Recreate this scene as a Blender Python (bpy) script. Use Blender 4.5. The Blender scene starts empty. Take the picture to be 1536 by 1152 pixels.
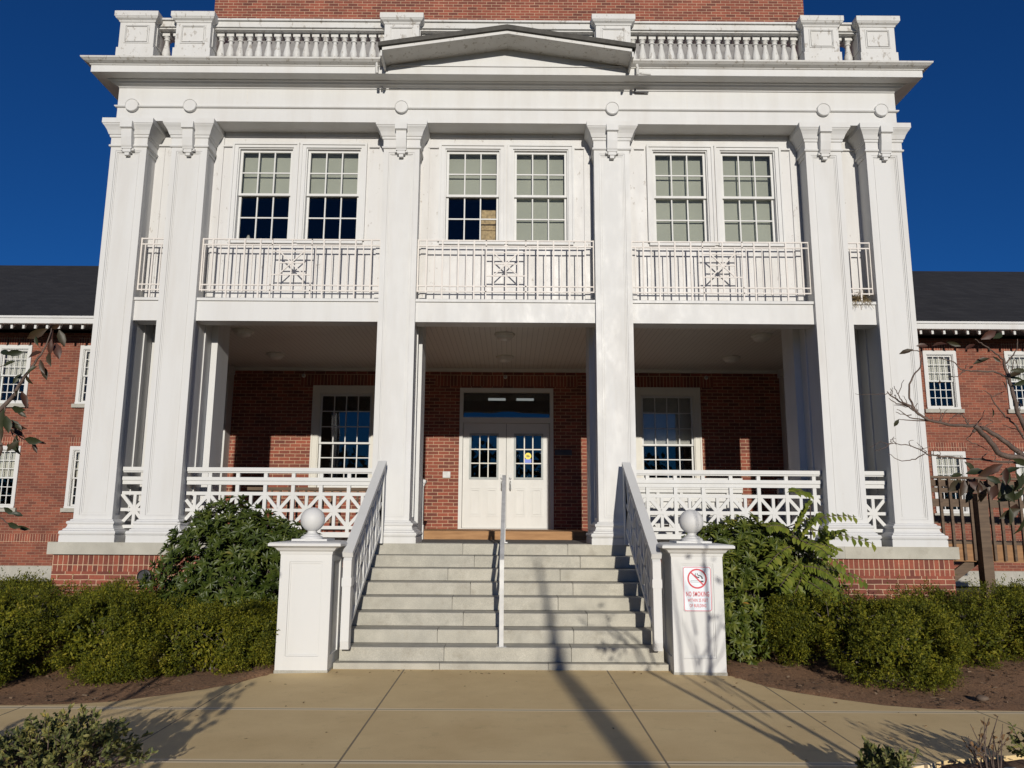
import bpy, math, random
import numpy as np
from mathutils import Vector, Matrix, noise

# ------------------------------------------------------------------ camera, sky, sun, exposure
scene = bpy.context.scene
COL = scene.collection
rad = math.radians

F_PX, TILT, ROLL, YAW = 1160.0, rad(9.95), rad(0.33), rad(0.1)
CAM = Vector((0.08, 0.0, 1.57))
fwd = Vector((math.sin(YAW) * math.cos(TILT), math.cos(YAW) * math.cos(TILT), math.sin(TILT)))
rgt = Vector((math.cos(YAW), -math.sin(YAW), 0.0))
upv = rgt.cross(fwd)
R_ = rgt * math.cos(ROLL) + upv * math.sin(ROLL)
U_ = -rgt * math.sin(ROLL) + upv * math.cos(ROLL)
cam_data = bpy.data.cameras.new("camera")
cam_data.sensor_fit = 'HORIZONTAL'
cam_data.sensor_width = 36.0
cam_data.lens = F_PX / 1536.0 * 36.0
cam_data.clip_start = 0.05
cam_data.clip_end = 3000.0
cam = bpy.data.objects.new("camera", cam_data)
COL.objects.link(cam)
m3 = Matrix((R_, U_, -fwd)).transposed()
cam.matrix_world = Matrix.Translation(CAM) @ m3.to_4x4()
scene.camera = cam

SUN_EL, SUN_AZ = rad(13.8), 0.098          # azimuth: how far right of straight behind the viewpoint
world = bpy.data.worlds.new("World")
scene.world = world
world.use_nodes = True
wn = world.node_tree.nodes
wn.clear()
wo = wn.new("ShaderNodeOutputWorld")
wb = wn.new("ShaderNodeBackground")
ws = wn.new("ShaderNodeTexSky")
ws.sky_type = 'NISHITA'
ws.sun_disc = False
ws.sun_elevation = SUN_EL
ws.sun_rotation = math.pi - SUN_AZ
ws.altitude = 1200.0
ws.air_density = 1.0
ws.dust_density = 0.0
ws.ozone_density = 6.0
wb.inputs["Strength"].default_value = 0.058
wh = wn.new("ShaderNodeMix")                 # deep autumn blue
wh.data_type = 'RGBA'
wh.blend_type = 'MULTIPLY'
wh.inputs[0].default_value = 1.0
wh.inputs[7].default_value = (0.21, 0.60, 0.95, 1.0)
world.node_tree.links.new(ws.outputs[0], wh.inputs[6])
world.node_tree.links.new(wh.outputs[2], wb.inputs["Color"])
world.node_tree.links.new(wb.outputs[0], wo.inputs["Surface"])

sun_data = bpy.data.lights.new("sun", 'SUN')
sun_data.energy = 3.65
sun_data.angle = rad(0.53)
sun_data.color = (1.0, 0.94, 0.84)
sun = bpy.data.objects.new("sun", sun_data)
COL.objects.link(sun)
ld = Vector((-math.sin(SUN_AZ) * math.cos(SUN_EL), math.cos(SUN_AZ) * math.cos(SUN_EL), -math.sin(SUN_EL)))
sun.rotation_euler = ld.to_track_quat('-Z', 'Y').to_euler()
sun.location = (2, -10, 15)

scene.view_settings.view_transform = 'Standard'
scene.view_settings.look = 'None'
scene.view_settings.gamma = 1.0
scene.view_settings.exposure = 0.10
scene.view_settings.use_curve_mapping = False
scene.cycles.max_bounces = 8
scene.cycles.transparent_max_bounces = 16


def at(px, py, y):
    """the point at depth y seen at photo pixel (px, py)"""
    d = R_ * ((px - 768) / F_PX) - U_ * ((py - 576) / F_PX) + fwd
    return CAM + d * ((y - CAM.y) / d.y)


# ------------------------------------------------------------------ mesh builder
class MB:
    def __init__(self):
        self.v, self.f = [], []

    def face(self, pts):
        n = len(self.v)
        self.v.extend([tuple(p) for p in pts])
        self.f.append(tuple(range(n, n + len(pts))))

    def box(self, x0, x1, y0, y1, z0, z1):
        n = len(self.v)
        self.v += [(x0, y0, z0), (x1, y0, z0), (x1, y1, z0), (x0, y1, z0), (x0, y0, z1), (x1, y0, z1), (x1, y1, z1), (x0, y1, z1)]
        for q in ((0, 3, 2, 1), (4, 5, 6, 7), (0, 1, 5, 4), (1, 2, 6, 5), (2, 3, 7, 6), (3, 0, 4, 7)):
            self.f.append(tuple(n + i for i in q))
        return self

    def bar(self, p, q, w, h, side=(1, 0, 0)):
        """box from p to q; w along `side`, h across"""
        p, q = Vector(p), Vector(q)
        d = (q - p).normalized()
        s = Vector(side)
        s = (s - d * s.dot(d)).normalized()
        t = d.cross(s)
        n = len(self.v)
        for c in (p, q):
            for a, b in ((-1, -1), (1, -1), (1, 1), (-1, 1)):
                self.v.append(tuple(c + s * (a * w / 2) + t * (b * h / 2)))
        for k in ((0, 1, 2, 3), (7, 6, 5, 4), (0, 4, 5, 1), (1, 5, 6, 2), (2, 6, 7, 3), (3, 7, 4, 0)):
            self.f.append(tuple(n + i for i in k))
        return self

    def tube(self, pts, rr, n=8, cap=True):
        pts = [Vector(p) for p in pts]
        if not hasattr(rr, '__len__'):
            rr = [rr] * len(pts)
        base = len(self.v)
        ref = Vector((0.31, 0.17, 0.94))
        for i, p in enumerate(pts):
            d = (pts[min(i + 1, len(pts) - 1)] - pts[max(i - 1, 0)]).normalized()
            if abs(d.dot(ref)) > 0.95:
                ref = Vector((1, 0.1, 0))
            a = d.cross(ref).normalized()
            b = d.cross(a)
            for k in range(n):
                t = 2 * math.pi * k / n
                self.v.append(tuple(p + a * (rr[i] * math.cos(t)) + b * (rr[i] * math.sin(t))))
        for i in range(len(pts) - 1):
            for k in range(n):
                k2 = (k + 1) % n
                self.f.append((base + i * n + k, base + i * n + k2, base + (i + 1) * n + k2, base + (i + 1) * n + k))
        if cap:
            self.f.append(tuple(base + k for k in range(n))[::-1])
            self.f.append(tuple(base + (len(pts) - 1) * n + k for k in range(n)))
        return self

    def lathe(self, prof, c=(0, 0, 0), n=20, axis='Z'):
        base = len(self.v)
        for r, h in prof:
            for k in range(n):
                t = 2 * math.pi * k / n
                if axis == 'Z':
                    self.v.append((c[0] + r * math.cos(t), c[1] + r * math.sin(t), c[2] + h))
                else:                      # along -Y (towards the viewpoint)
                    self.v.append((c[0] + r * math.cos(t), c[1] - h, c[2] + r * math.sin(t)))
        for i in range(len(prof) - 1):
            for k in range(n):
                k2 = (k + 1) % n
                self.f.append((base + i * n + k, base + i * n + k2, base + (i + 1) * n + k2, base + (i + 1) * n + k))
        self.f.append(tuple(base + k for k in range(n))[::-1])
        self.f.append(tuple(base + (len(prof) - 1) * n + k for k in range(n)))
        return self

    def ring(self, cx, cy, hx, hy, prof):
        """rectangular loft: prof = [(added half width, z)]"""
        base = len(self.v)
        for a, z in prof:
            self.v += [(cx - hx - a, cy - hy - a, z), (cx + hx + a, cy - hy - a, z), (cx + hx + a, cy + hy + a, z), (cx - hx - a, cy + hy + a, z)]
        for i in range(len(prof) - 1):
            for k in range(4):
                k2 = (k + 1) % 4
                self.f.append((base + i * 4 + k, base + i * 4 + k2, base + (i + 1) * 4 + k2, base + (i + 1) * 4 + k))
        self.f.append((base + 3, base + 2, base + 1, base))
        m = base + (len(prof) - 1) * 4
        self.f.append((m, m + 1, m + 2, m + 3))
        return self

    def prism(self, poly, a0, a1, plane='XZ'):
        """extrude a polygon: XZ along Y, YZ along X, XY along Z"""
        n = len(poly)
        base = len(self.v)
        for a in (a0, a1):
            for u, w in poly:
                self.v.append({'XZ': (u, a, w), 'YZ': (a, u, w), 'XY': (u, w, a)}[plane])
        for i in range(n):
            j = (i + 1) % n
            self.f.append((base + i, base + j, base + n + j, base + n + i))
        self.f.append(tuple(base + i for i in range(n))[::-1])
        self.f.append(tuple(base + n + i for i in range(n)))
        return self

    def panel_front(self, x0, x1, z0, z1, y, w=0.012, d=0.012):
        """thin moulding rectangle standing proud of a face at y"""
        self.box(x0, x1, y - d, y + 0.002, z1 - w, z1)
        self.box(x0, x1, y - d, y + 0.002, z0, z0 + w)
        self.box(x0, x0 + w, y - d, y + 0.002, z0 + w, z1 - w)
        self.box(x1 - w, x1, y - d, y + 0.002, z0 + w, z1 - w)
        return self

    def mesh(self, name, mats, smooth=None):
        me = bpy.data.meshes.new(name)
        me.from_pydata(self.v, [], self.f)
        import bmesh
        bm = bmesh.new()
        bm.from_mesh(me)
        bmesh.ops.recalc_face_normals(bm, faces=bm.faces)
        bm.to_mesh(me)
        bm.free()
        for m in (mats if isinstance(mats, (list, tuple)) else [mats]):
            me.materials.append(m)
        if smooth:
            me.polygons.foreach_set("use_smooth", [True] * len(me.polygons))
            me.set_sharp_from_angle(angle=rad(smooth))
        me.update()
        return me

    def build(self, name, mats, parent=None, smooth=None):
        return link(name, self.mesh(name, mats, smooth), parent)


def link(name, me, parent=None, loc=None):
    o = bpy.data.objects.new(name, me)
    COL.objects.link(o)
    if parent is not None:
        o.parent = parent
        wl = parent.location.copy()
        p = parent
        while p.parent is not None:
            p = p.parent
            wl += p.location
        o.location = -wl                      # meshes are written in world coordinates
    if loc is not None:
        o.location = loc
    return o


def tag(o, label=None, cat=None, group=None, kind=None):
    if label: o["label"] = label
    if cat: o["category"] = cat
    if group: o["group"] = group
    if kind: o["kind"] = kind
    return o


def thing(name, label, cat, loc=(0, 0, 0), group=None):
    o = bpy.data.objects.new(name, None)
    COL.objects.link(o)
    o.location = loc
    o.empty_display_size = 0.2
    return tag(o, label, cat, group)


def copy_tree(o, parent=None):
    c = o.copy()
    COL.objects.link(c)
    if parent is not None:
        c.parent = parent
    for ch in [x for x in bpy.data.objects if x.parent == o]:
        copy_tree(ch, c)
    return c


# ------------------------------------------------------------------ materials
def mat(name):
    m = bpy.data.materials.new(name)
    m.use_nodes = True
    nt = m.node_tree
    b = nt.nodes["Principled BSDF"]
    return m, nt, b


def N(nt, typ, **kw):
    n = nt.nodes.new(typ)
    for k, v in kw.items():
        if k in n.inputs:
            n.inputs[k].default_value = v
        else:
            setattr(n, k, v)
    return n


def ramp(nt, src, stops):
    r = nt.nodes.new("ShaderNodeValToRGB")
    el = r.color_ramp.elements
    while len(el) < len(stops):
        el.new(0.5)
    for e, (p, c) in zip(el, stops):
        e.position = p
        e.color = (*c, 1) if len(c) == 3 else c
    nt.links.new(src, r.inputs[0])
    return r


def coords(nt, scale=(1, 1, 1)):
    t = nt.nodes.new("ShaderNodeNewGeometry")
    mp = nt.nodes.new("ShaderNodeMapping")
    mp.inputs["Scale"].default_value = scale
    nt.links.new(t.outputs["Position"], mp.inputs["Vector"])
    return mp.outputs[0]


def mixc(nt, fac, a, b, mode='MIX'):
    mx = nt.nodes.new("ShaderNodeMix")
    mx.data_type = 'RGBA'
    mx.blend_type = mode
    for key, val in ((0, fac), (6, a), (7, b)):
        if hasattr(val, 'is_linked') or hasattr(val, 'links'):
            nt.links.new(val, mx.inputs[key])
        else:
            mx.inputs[key].default_value = val if key == 0 else (*val, 1)
    return mx.outputs[2]


def paint(name, col, dirt=(0.42, 0.38, 0.32), amount=0.35, rough=0.42, peel=0.0, streak=(3.0, 3.0, 0.35)):
    m, nt, b = mat(name)
    n1 = N(nt, "ShaderNodeTexNoise", Scale=1.0, Detail=6.0, Roughness=0.65)
    nt.links.new(coords(nt, streak), n1.inputs["Vector"])
    r1 = ramp(nt, n1.outputs[0], [(0.46, (0, 0, 0)), (0.80, (amount,) * 3)])
    c = mixc(nt, r1.outputs[0], col, dirt)
    n2 = N(nt, "ShaderNodeTexNoise", Scale=1.0, Detail=8.0, Roughness=0.7)
    nt.links.new(coords(nt, (14, 14, 8)), n2.inputs["Vector"])
    r2 = ramp(nt, n2.outputs[0], [(0.66 - peel * 0.14, (0, 0, 0)), (0.70 - peel * 0.12, (0.75 if peel else 0.12,) * 3)])
    c = mixc(nt, r2.outputs[0], c, (0.30, 0.27, 0.23))
    nt.links.new(c, b.inputs["Base Color"])
    n4 = N(nt, "ShaderNodeTexNoise", Scale=1.0, Detail=6.0, Roughness=0.7)
    nt.links.new(coords(nt, (5, 5, 2.2)), n4.inputs["Vector"])
    r4 = ramp(nt, n4.outputs[0], [(0.36, (rough - 0.03,) * 3), (0.60, (rough + 0.16,) * 3)])
    nt.links.new(r4.outputs[0], b.inputs["Roughness"])
    b.inputs["Specular IOR Level"].default_value = 0.24
    n3 = N(nt, "ShaderNodeTexNoise", Scale=1.0, Detail=5.0)
    nt.links.new(coords(nt, (22, 22, 5)), n3.inputs["Vector"])
    bp = N(nt, "ShaderNodeBump", Strength=0.10, Distance=0.01)
    nt.links.new(n3.outputs[0], bp.inputs["Height"])
    nt.links.new(bp.outputs[0], b.inputs["Normal"])
    return m


def brick(name, bw=0.2127, rh=0.0677, off=0.5, zoff=0.0, mortar=(0.52, 0.37, 0.25), c1=(0.285, 0.077, 0.045), c2=(0.115, 0.034, 0.025)):
    m, nt, b = mat(name)
    g = nt.nodes.new("ShaderNodeNewGeometry")
    sp = nt.nodes.new("ShaderNodeSeparateXYZ")
    nt.links.new(g.outputs["Position"], sp.inputs[0])
    ad = N(nt, "ShaderNodeMath", operation='ADD')
    nt.links.new(sp.outputs[0], ad.inputs[0]); nt.links.new(sp.outputs[1], ad.inputs[1])
    az = N(nt, "ShaderNodeMath", operation='ADD')
    nt.links.new(sp.outputs[2], az.inputs[0]); az.inputs[1].default_value = zoff
    # slightly wavy beds
    wob = N(nt, "ShaderNodeTexNoise", Scale=7.0, Detail=2.0)
    nt.links.new(g.outputs["Position"], wob.inputs["Vector"])
    wm = N(nt, "ShaderNodeMath", operation='MULTIPLY_ADD')
    nt.links.new(wob.outputs[0], wm.inputs[0]); wm.inputs[1].default_value = 0.010; wm.inputs[2].default_value = -0.005
    ax = N(nt, "ShaderNodeMath", operation='ADD'); nt.links.new(ad.outputs[0], ax.inputs[0]); nt.links.new(wm.outputs[0], ax.inputs[1])
    ay = N(nt, "ShaderNodeMath", operation='ADD'); nt.links.new(az.outputs[0], ay.inputs[0]); nt.links.new(wm.outputs[0], ay.inputs[1])
    cb = nt.nodes.new("ShaderNodeCombineXYZ")
    nt.links.new(ax.outputs[0], cb.inputs[0]); nt.links.new(ay.outputs[0], cb.inputs[1])
    t = nt.nodes.new("ShaderNodeTexBrick")
    t.offset = off
    t.inputs["Scale"].default_value = 1.0
    t.inputs["Brick Width"].default_value = bw
    t.inputs["Row Height"].default_value = rh
    t.inputs["Mortar Size"].default_value = 0.0055
    t.inputs["Mortar Smooth"].default_value = 0.25
    t.inputs["Bias"].default_value = -0.15
    t.inputs["Color1"].default_value = (*c1, 1)
    t.inputs["Color2"].default_value = (*c2, 1)
    t.inputs["Mortar"].default_value = (*mortar, 1)
    nt.links.new(cb.outputs[0], t.inputs["Vector"])
    n1 = N(nt, "ShaderNodeTexNoise", Scale=1.6, Detail=6.0, Roughness=0.7)
    nt.links.new(g.outputs["Position"], n1.inputs["Vector"])
    r = ramp(nt, n1.outputs[0], [(0.25, (0.68, 0.66, 0.66)), (0.75, (1.18, 1.16, 1.12))])
    c = mixc(nt, 1.0, t.outputs["Color"], r.outputs[0], 'MULTIPLY')
    n2 = N(nt, "ShaderNodeTexNoise", Scale=60.0, Detail=3.0)
    nt.links.new(g.outputs["Position"], n2.inputs["Vector"])
    r2 = ramp(nt, n2.outputs[0], [(0.3, (0.85, 0.85, 0.85)), (0.7, (1.1, 1.1, 1.1))])
    c = mixc(nt, 1.0, c, r2.outputs[0], 'MULTIPLY')
    nt.links.new(c, b.inputs["Base Color"])
    b.inputs["Roughness"].default_value = 0.85
    inv = N(nt, "ShaderNodeMath", operation='SUBTRACT'); inv.inputs[0].default_value = 1.0
    nt.links.new(t.outputs["Fac"], inv.inputs[1])
    bp = N(nt, "ShaderNodeBump", Strength=0.5, Distance=0.008)
    nt.links.new(inv.outputs[0], bp.inputs["Height"])
    nt.links.new(bp.outputs[0], b.inputs["Normal"])
    return m


def stone(name, a, c2, scale=6.0, rough=0.8, speck=0.25, bump=0.15, blocks=False):
    m, nt, b = mat(name)
    v = coords(nt)
    n1 = N(nt, "ShaderNodeTexNoise", Scale=scale, Detail=8.0, Roughness=0.6)
    nt.links.new(v, n1.inputs["Vector"])
    r = ramp(nt, n1.outputs[0], [(0.3, a), (0.7, c2)])
    n2 = N(nt, "ShaderNodeTexNoise", Scale=140.0, Detail=3.0, Roughness=0.8)
    nt.links.new(v, n2.inputs["Vector"])
    r2 = ramp(nt, n2.outputs[0], [(0.35, (1 - speck,) * 3), (0.65, (1 + speck * 0.7,) * 3)])
    c = mixc(nt, 1.0, r.outputs[0], r2.outputs[0], 'MULTIPLY')
    if blocks:                                # every block of stone a shade of its own, with rusty and dark blots
        g = nt.nodes.new("ShaderNodeNewGeometry")
        r3 = ramp(nt, g.outputs["Random Per Island"], [(0.0, (0.84, 0.85, 0.85)), (0.5, (1.0, 0.99, 0.97)), (1.0, (1.12, 1.09, 1.03))])
        c = mixc(nt, 1.0, c, r3.outputs[0], 'MULTIPLY')
        n4 = N(nt, "ShaderNodeTexNoise", Scale=3.2, Detail=9.0, Roughness=0.75)
        nt.links.new(v, n4.inputs["Vector"])
        r4 = ramp(nt, n4.outputs[0], [(0.54, (0, 0, 0)), (0.72, (0.5,) * 3)])
        c = mixc(nt, r4.outputs[0], c, (0.22, 0.19, 0.14))
    nt.links.new(c, b.inputs["Base Color"])
    b.inputs["Roughness"].default_value = rough
    bp = N(nt, "ShaderNodeBump", Strength=bump, Distance=0.01)
    nt.links.new(n2.outputs[0], bp.inputs["Height"])
    nt.links.new(bp.outputs[0], b.inputs["Normal"])
    return m


def plain(name, col, rough=0.5, metal=0.0, var=0.15, scale=9.0):
    m, nt, b = mat(name)
    n1 = N(nt, "ShaderNodeTexNoise", Scale=scale, Detail=5.0)
    nt.links.new(coords(nt), n1.inputs["Vector"])
    r = ramp(nt, n1.outputs[0], [(0.3, tuple(x * (1 - var) for x in col)), (0.7, tuple(min(1, x * (1 + var)) for x in col))])
    nt.links.new(r.outputs[0], b.inputs["Base Color"])
    b.inputs["Roughness"].default_value = rough
    b.inputs["Metallic"].default_value = metal
    return m


def glass_mat(name, tint=(0.90, 0.90, 0.88), refl=1.0):
    m, nt, b = mat(name)
    nt.nodes.remove(b)
    out = [n for n in nt.nodes if n.type == 'OUTPUT_MATERIAL'][0]
    tr = N(nt, "ShaderNodeBsdfTransparent"); tr.inputs[0].default_value = (*tint, 1)
    gl = N(nt, "ShaderNodeBsdfGlossy"); gl.inputs["Roughness"].default_value = 0.01
    n1 = N(nt, "ShaderNodeTexNoise", Scale=1.3, Detail=1.0)
    nt.links.new(coords(nt), n1.inputs["Vector"])
    bp = N(nt, "ShaderNodeBump", Strength=0.06, Distance=0.05)
    nt.links.new(n1.outputs[0], bp.inputs["Height"])
    nt.links.new(bp.outputs[0], gl.inputs["Normal"])
    fr = N(nt, "ShaderNodeFresnel"); fr.inputs[0].default_value = 1.5
    mu = N(nt, "ShaderNodeMath", operation='MULTIPLY'); mu.inputs[1].default_value = refl * 0.8
    nt.links.new(fr.outputs[0], mu.inputs[0])
    mx = nt.nodes.new("ShaderNodeMixShader")
    nt.links.new(mu.outputs[0], mx.inputs[0]); nt.links.new(tr.outputs[0], mx.inputs[1]); nt.links.new(gl.outputs[0], mx.inputs[2])
    nt.links.new(mx.outputs[0], out.inputs["Surface"])
    return m


def leaf_mat(name, stops, rough=0.5, trans=0.25, spec=0.35):
    m, nt, b = mat(name)
    g = nt.nodes.new("ShaderNodeNewGeometry")
    n1 = N(nt, "ShaderNodeTexNoise", Scale=4.0, Detail=3.0)
    nt.links.new(g.outputs["Position"], n1.inputs["Vector"])
    ad = N(nt, "ShaderNodeMath", operation='MULTIPLY_ADD')
    nt.links.new(g.outputs["Random Per Island"], ad.inputs[0]); ad.inputs[1].default_value = 0.6
    mn = N(nt, "ShaderNodeMath", operation='MULTIPLY_ADD')
    nt.links.new(n1.outputs[0], mn.inputs[0]); mn.inputs[1].default_value = 0.9; mn.inputs[2].default_value = -0.25
    nt.links.new(mn.outputs[0], ad.inputs[2])
    r = ramp(nt, ad.outputs[0], stops)
    nt.links.new(r.outputs[0], b.inputs["Base Color"])
    b.inputs["Roughness"].default_value = rough
    b.inputs["Specular IOR Level"].default_value = spec
    tl = nt.nodes.new("ShaderNodeBsdfTranslucent")
    nt.links.new(r.outputs[0], tl.inputs[0])
    mx = nt.nodes.new("ShaderNodeMixShader")
    mx.inputs[0].default_value = trans
    out = [n for n in nt.nodes if n.type == 'OUTPUT_MATERIAL'][0]
    nt.links.new(b.outputs[0], mx.inputs[1]); nt.links.new(tl.outputs[0], mx.inputs[2])
    nt.links.new(mx.outputs[0], out.inputs["Surface"])
    return m


M = {}
M['white'] = paint("white_paint", (0.60, 0.60, 0.59), amount=0.32)
M['rail_white'] = paint("white_rail_paint", (0.61, 0.61, 0.595), amount=0.14)
M['old_white'] = paint("weathered_white_paint", (0.595, 0.59, 0.57), amount=0.42, peel=0.62)
M['iron_white'] = paint("white_iron_paint", (0.66, 0.62, 0.58), amount=0.30)
M['wall_white'] = paint("white_board_paint", (0.585, 0.58, 0.57), amount=0.40, rough=0.40, peel=0.28)
M['cream'] = paint("cream_trim", (0.62, 0.60, 0.54), amount=0.15)
M['door'] = paint("door_paint", (0.60, 0.595, 0.57), amount=0.12)
M['brick'] = brick("red_brick")
M['soldier'] = brick("soldier_brick", bw=0.0677, rh=0.235, off=0.0)
M['brick_wing'] = brick("weathered_red_brick", mortar=(0.33, 0.20, 0.135), c1=(0.265, 0.079, 0.045), c2=(0.135, 0.042, 0.028))
M['limestone'] = stone("limestone", (0.34, 0.33, 0.29), (0.45, 0.44, 0.39), scale=3.0, speck=0.12, blocks=True)
M['granite'] = stone("grey_granite", (0.33, 0.32, 0.28), (0.45, 0.435, 0.38), scale=4.0, speck=0.22, blocks=True)
M['mortar'] = stone("grey_mortar", (0.2, 0.19, 0.17), (0.26, 0.25, 0.22))
M['foundation'] = stone("concrete_foundation", (0.33, 0.32, 0.28), (0.42, 0.40, 0.35), scale=8)
M['slate'] = brick("dark_slate", bw=0.28, rh=0.085, mortar=(0.006, 0.006, 0.007), c1=(0.024, 0.024, 0.026), c2=(0.014, 0.014, 0.016))
M['porch_deck'] = stone("grey_porch_deck", (0.12, 0.115, 0.105), (0.17, 0.16, 0.145), scale=5)
M['shingle'] = stone("dark_shingle", (0.045, 0.042, 0.036), (0.08, 0.075, 0.065), scale=12)
M['glass'] = glass_mat("window_glass")
M['door_glass'] = glass_mat("door_glass", tint=(0.45, 0.48, 0.5), refl=2.8)
M['porch_glass'] = glass_mat("porch_glass", tint=(0.85, 0.85, 0.84), refl=1.7)
M['brown_stone'] = stone("brown_stone", (0.10, 0.07, 0.05), (0.17, 0.12, 0.085))
M['band_grey'] = plain("plain_grey", (0.23, 0.22, 0.21), 0.7, var=0.2)
M['blind'] = plain("grey_green_blind", (0.42, 0.445, 0.405), 0.9, var=0.06, scale=2)
M['curtain'] = plain("pale_curtain", (0.64, 0.64, 0.61), 0.9, var=0.04, scale=6)
M['plywood'] = plain("raw_board", (0.50, 0.38, 0.22), 0.8, var=0.35, scale=25)
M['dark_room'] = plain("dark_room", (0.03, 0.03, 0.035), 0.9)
M['steel'] = plain("brushed_steel", (0.30, 0.30, 0.295), 0.5, 0.5)
M['grey_metal'] = plain("grey_painted_metal", (0.50, 0.50, 0.49), 0.45, 0.1)
M['dark_metal'] = plain("dark_metal", (0.05, 0.05, 0.055), 0.45, 0.3)
M['lite_frame'] = plain("grey_lite_frame", (0.28, 0.30, 0.29), 0.5)
M['frosted'] = plain("frosted_glass", (0.62, 0.61, 0.56), 0.35, var=0.05)
M['yellow'] = plain("yellow_sticker", (0.75, 0.62, 0.03), 0.5, var=0.05)
M['blue'] = plain("blue_sticker", (0.10, 0.16, 0.55), 0.5, var=0.05)
M['ink'] = plain("black_ink", (0.02, 0.02, 0.025), 0.5, var=0.05)
M['red'] = plain("red_print", (0.55, 0.03, 0.05), 0.45, var=0.06)
M['sign_white'] = plain("sign_sheet", (0.68, 0.73, 0.78), 0.35, var=0.05)
M['bark'] = stone("grey_bark", (0.10, 0.08, 0.065), (0.20, 0.17, 0.14), scale=25, bump=0.4)
M['twig'] = stone("brown_twig", (0.07, 0.045, 0.035), (0.14, 0.10, 0.08), scale=30)
M['straw'] = stone("dry_straw", (0.22, 0.16, 0.08), (0.38, 0.30, 0.17), scale=40)


def wood_mat(name, a, c):
    m, nt, b = mat(name)
    n = N(nt, "ShaderNodeTexNoise", Scale=1.0, Detail=8.0, Roughness=0.65)
    nt.links.new(coords(nt, (2.5, 14, 22)), n.inputs["Vector"])
    r = ramp(nt, n.outputs[0], [(0.3, a), (0.7, c)])
    nt.links.new(r.outputs[0], b.inputs["Base Color"])
    b.inputs["Roughness"].default_value = 0.75
    return m


M['new_wood'] = wood_mat("orange_lumber", (0.26, 0.13, 0.05), (0.42, 0.23, 0.10))
M['old_wood'] = wood_mat("weathered_lumber", (0.07, 0.045, 0.028), (0.15, 0.10, 0.062))
M['ramp_wood'] = wood_mat("brown_lumber", (0.20, 0.10, 0.042), (0.33, 0.175, 0.075))


def ceiling_mat():
    m, nt, b = mat("beadboard")
    w = N(nt, "ShaderNodeTexWave", Scale=1.0)
    w.wave_type = 'BANDS'; w.bands_direction = 'X'; w.wave_profile = 'SAW'
    nt.links.new(coords(nt, (3.6, 0, 0)), w.inputs["Vector"])
    r = ramp(nt, w.outputs[0], [(0.0, (0.30, 0.29, 0.26)), (0.12, (0.60, 0.58, 0.53)), (1.0, (0.62, 0.60, 0.55))])
    nt.links.new(r.outputs[0], b.inputs["Base Color"])
    b.inputs["Roughness"].default_value = 0.5
    bp = N(nt, "ShaderNodeBump", Strength=0.4, Distance=0.01)
    nt.links.new(r.outputs[0], bp.inputs["Height"]); nt.links.new(bp.outputs[0], b.inputs["Normal"])
    return m


M['ceiling'] = ceiling_mat()


def lamp_mat(name, col, s):
    m, nt, b = mat(name)
    b.inputs["Base Color"].default_value = (0.8, 0.8, 0.8, 1)
    b.inputs["Emission Color"].default_value = (*col, 1)
    b.inputs["Emission Strength"].default_value = s
    return m


M['tube_light'] = lamp_mat("lit_tube", (1.0, 0.95, 0.85), 1.1)

# ------------------------------------------------------------------ ground and walks
def ground_material():
    m, nt, b = mat("bark_mulch")
    v = coords(nt)
    n1 = N(nt, "ShaderNodeTexNoise", Scale=55.0, Detail=8.0, Roughness=0.75)
    nt.links.new(v, n1.inputs["Vector"])
    r = ramp(nt, n1.outputs[0], [(0.32, (0.085, 0.045, 0.022)), (0.52, (0.31, 0.17, 0.088)), (0.72, (0.54, 0.33, 0.18))])
    n2 = N(nt, "ShaderNodeTexNoise", Scale=1.2, Detail=4.0)
    nt.links.new(v, n2.inputs["Vector"])
    r2 = ramp(nt, n2.outputs[0], [(0.3, (0.75, 0.75, 0.75)), (0.7, (1.25, 1.2, 1.15))])
    nt.links.new(mixc(nt, 1.0, r.outputs[0], r2.outputs[0], 'MULTIPLY'), b.inputs["Base Color"])
    b.inputs["Roughness"].default_value = 0.95
    bp = N(nt, "ShaderNodeBump", Strength=0.9, Distance=0.03)
    nt.links.new(n1.outputs[0], bp.inputs["Height"]); nt.links.new(bp.outputs[0], b.inputs["Normal"])
    return m


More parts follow.
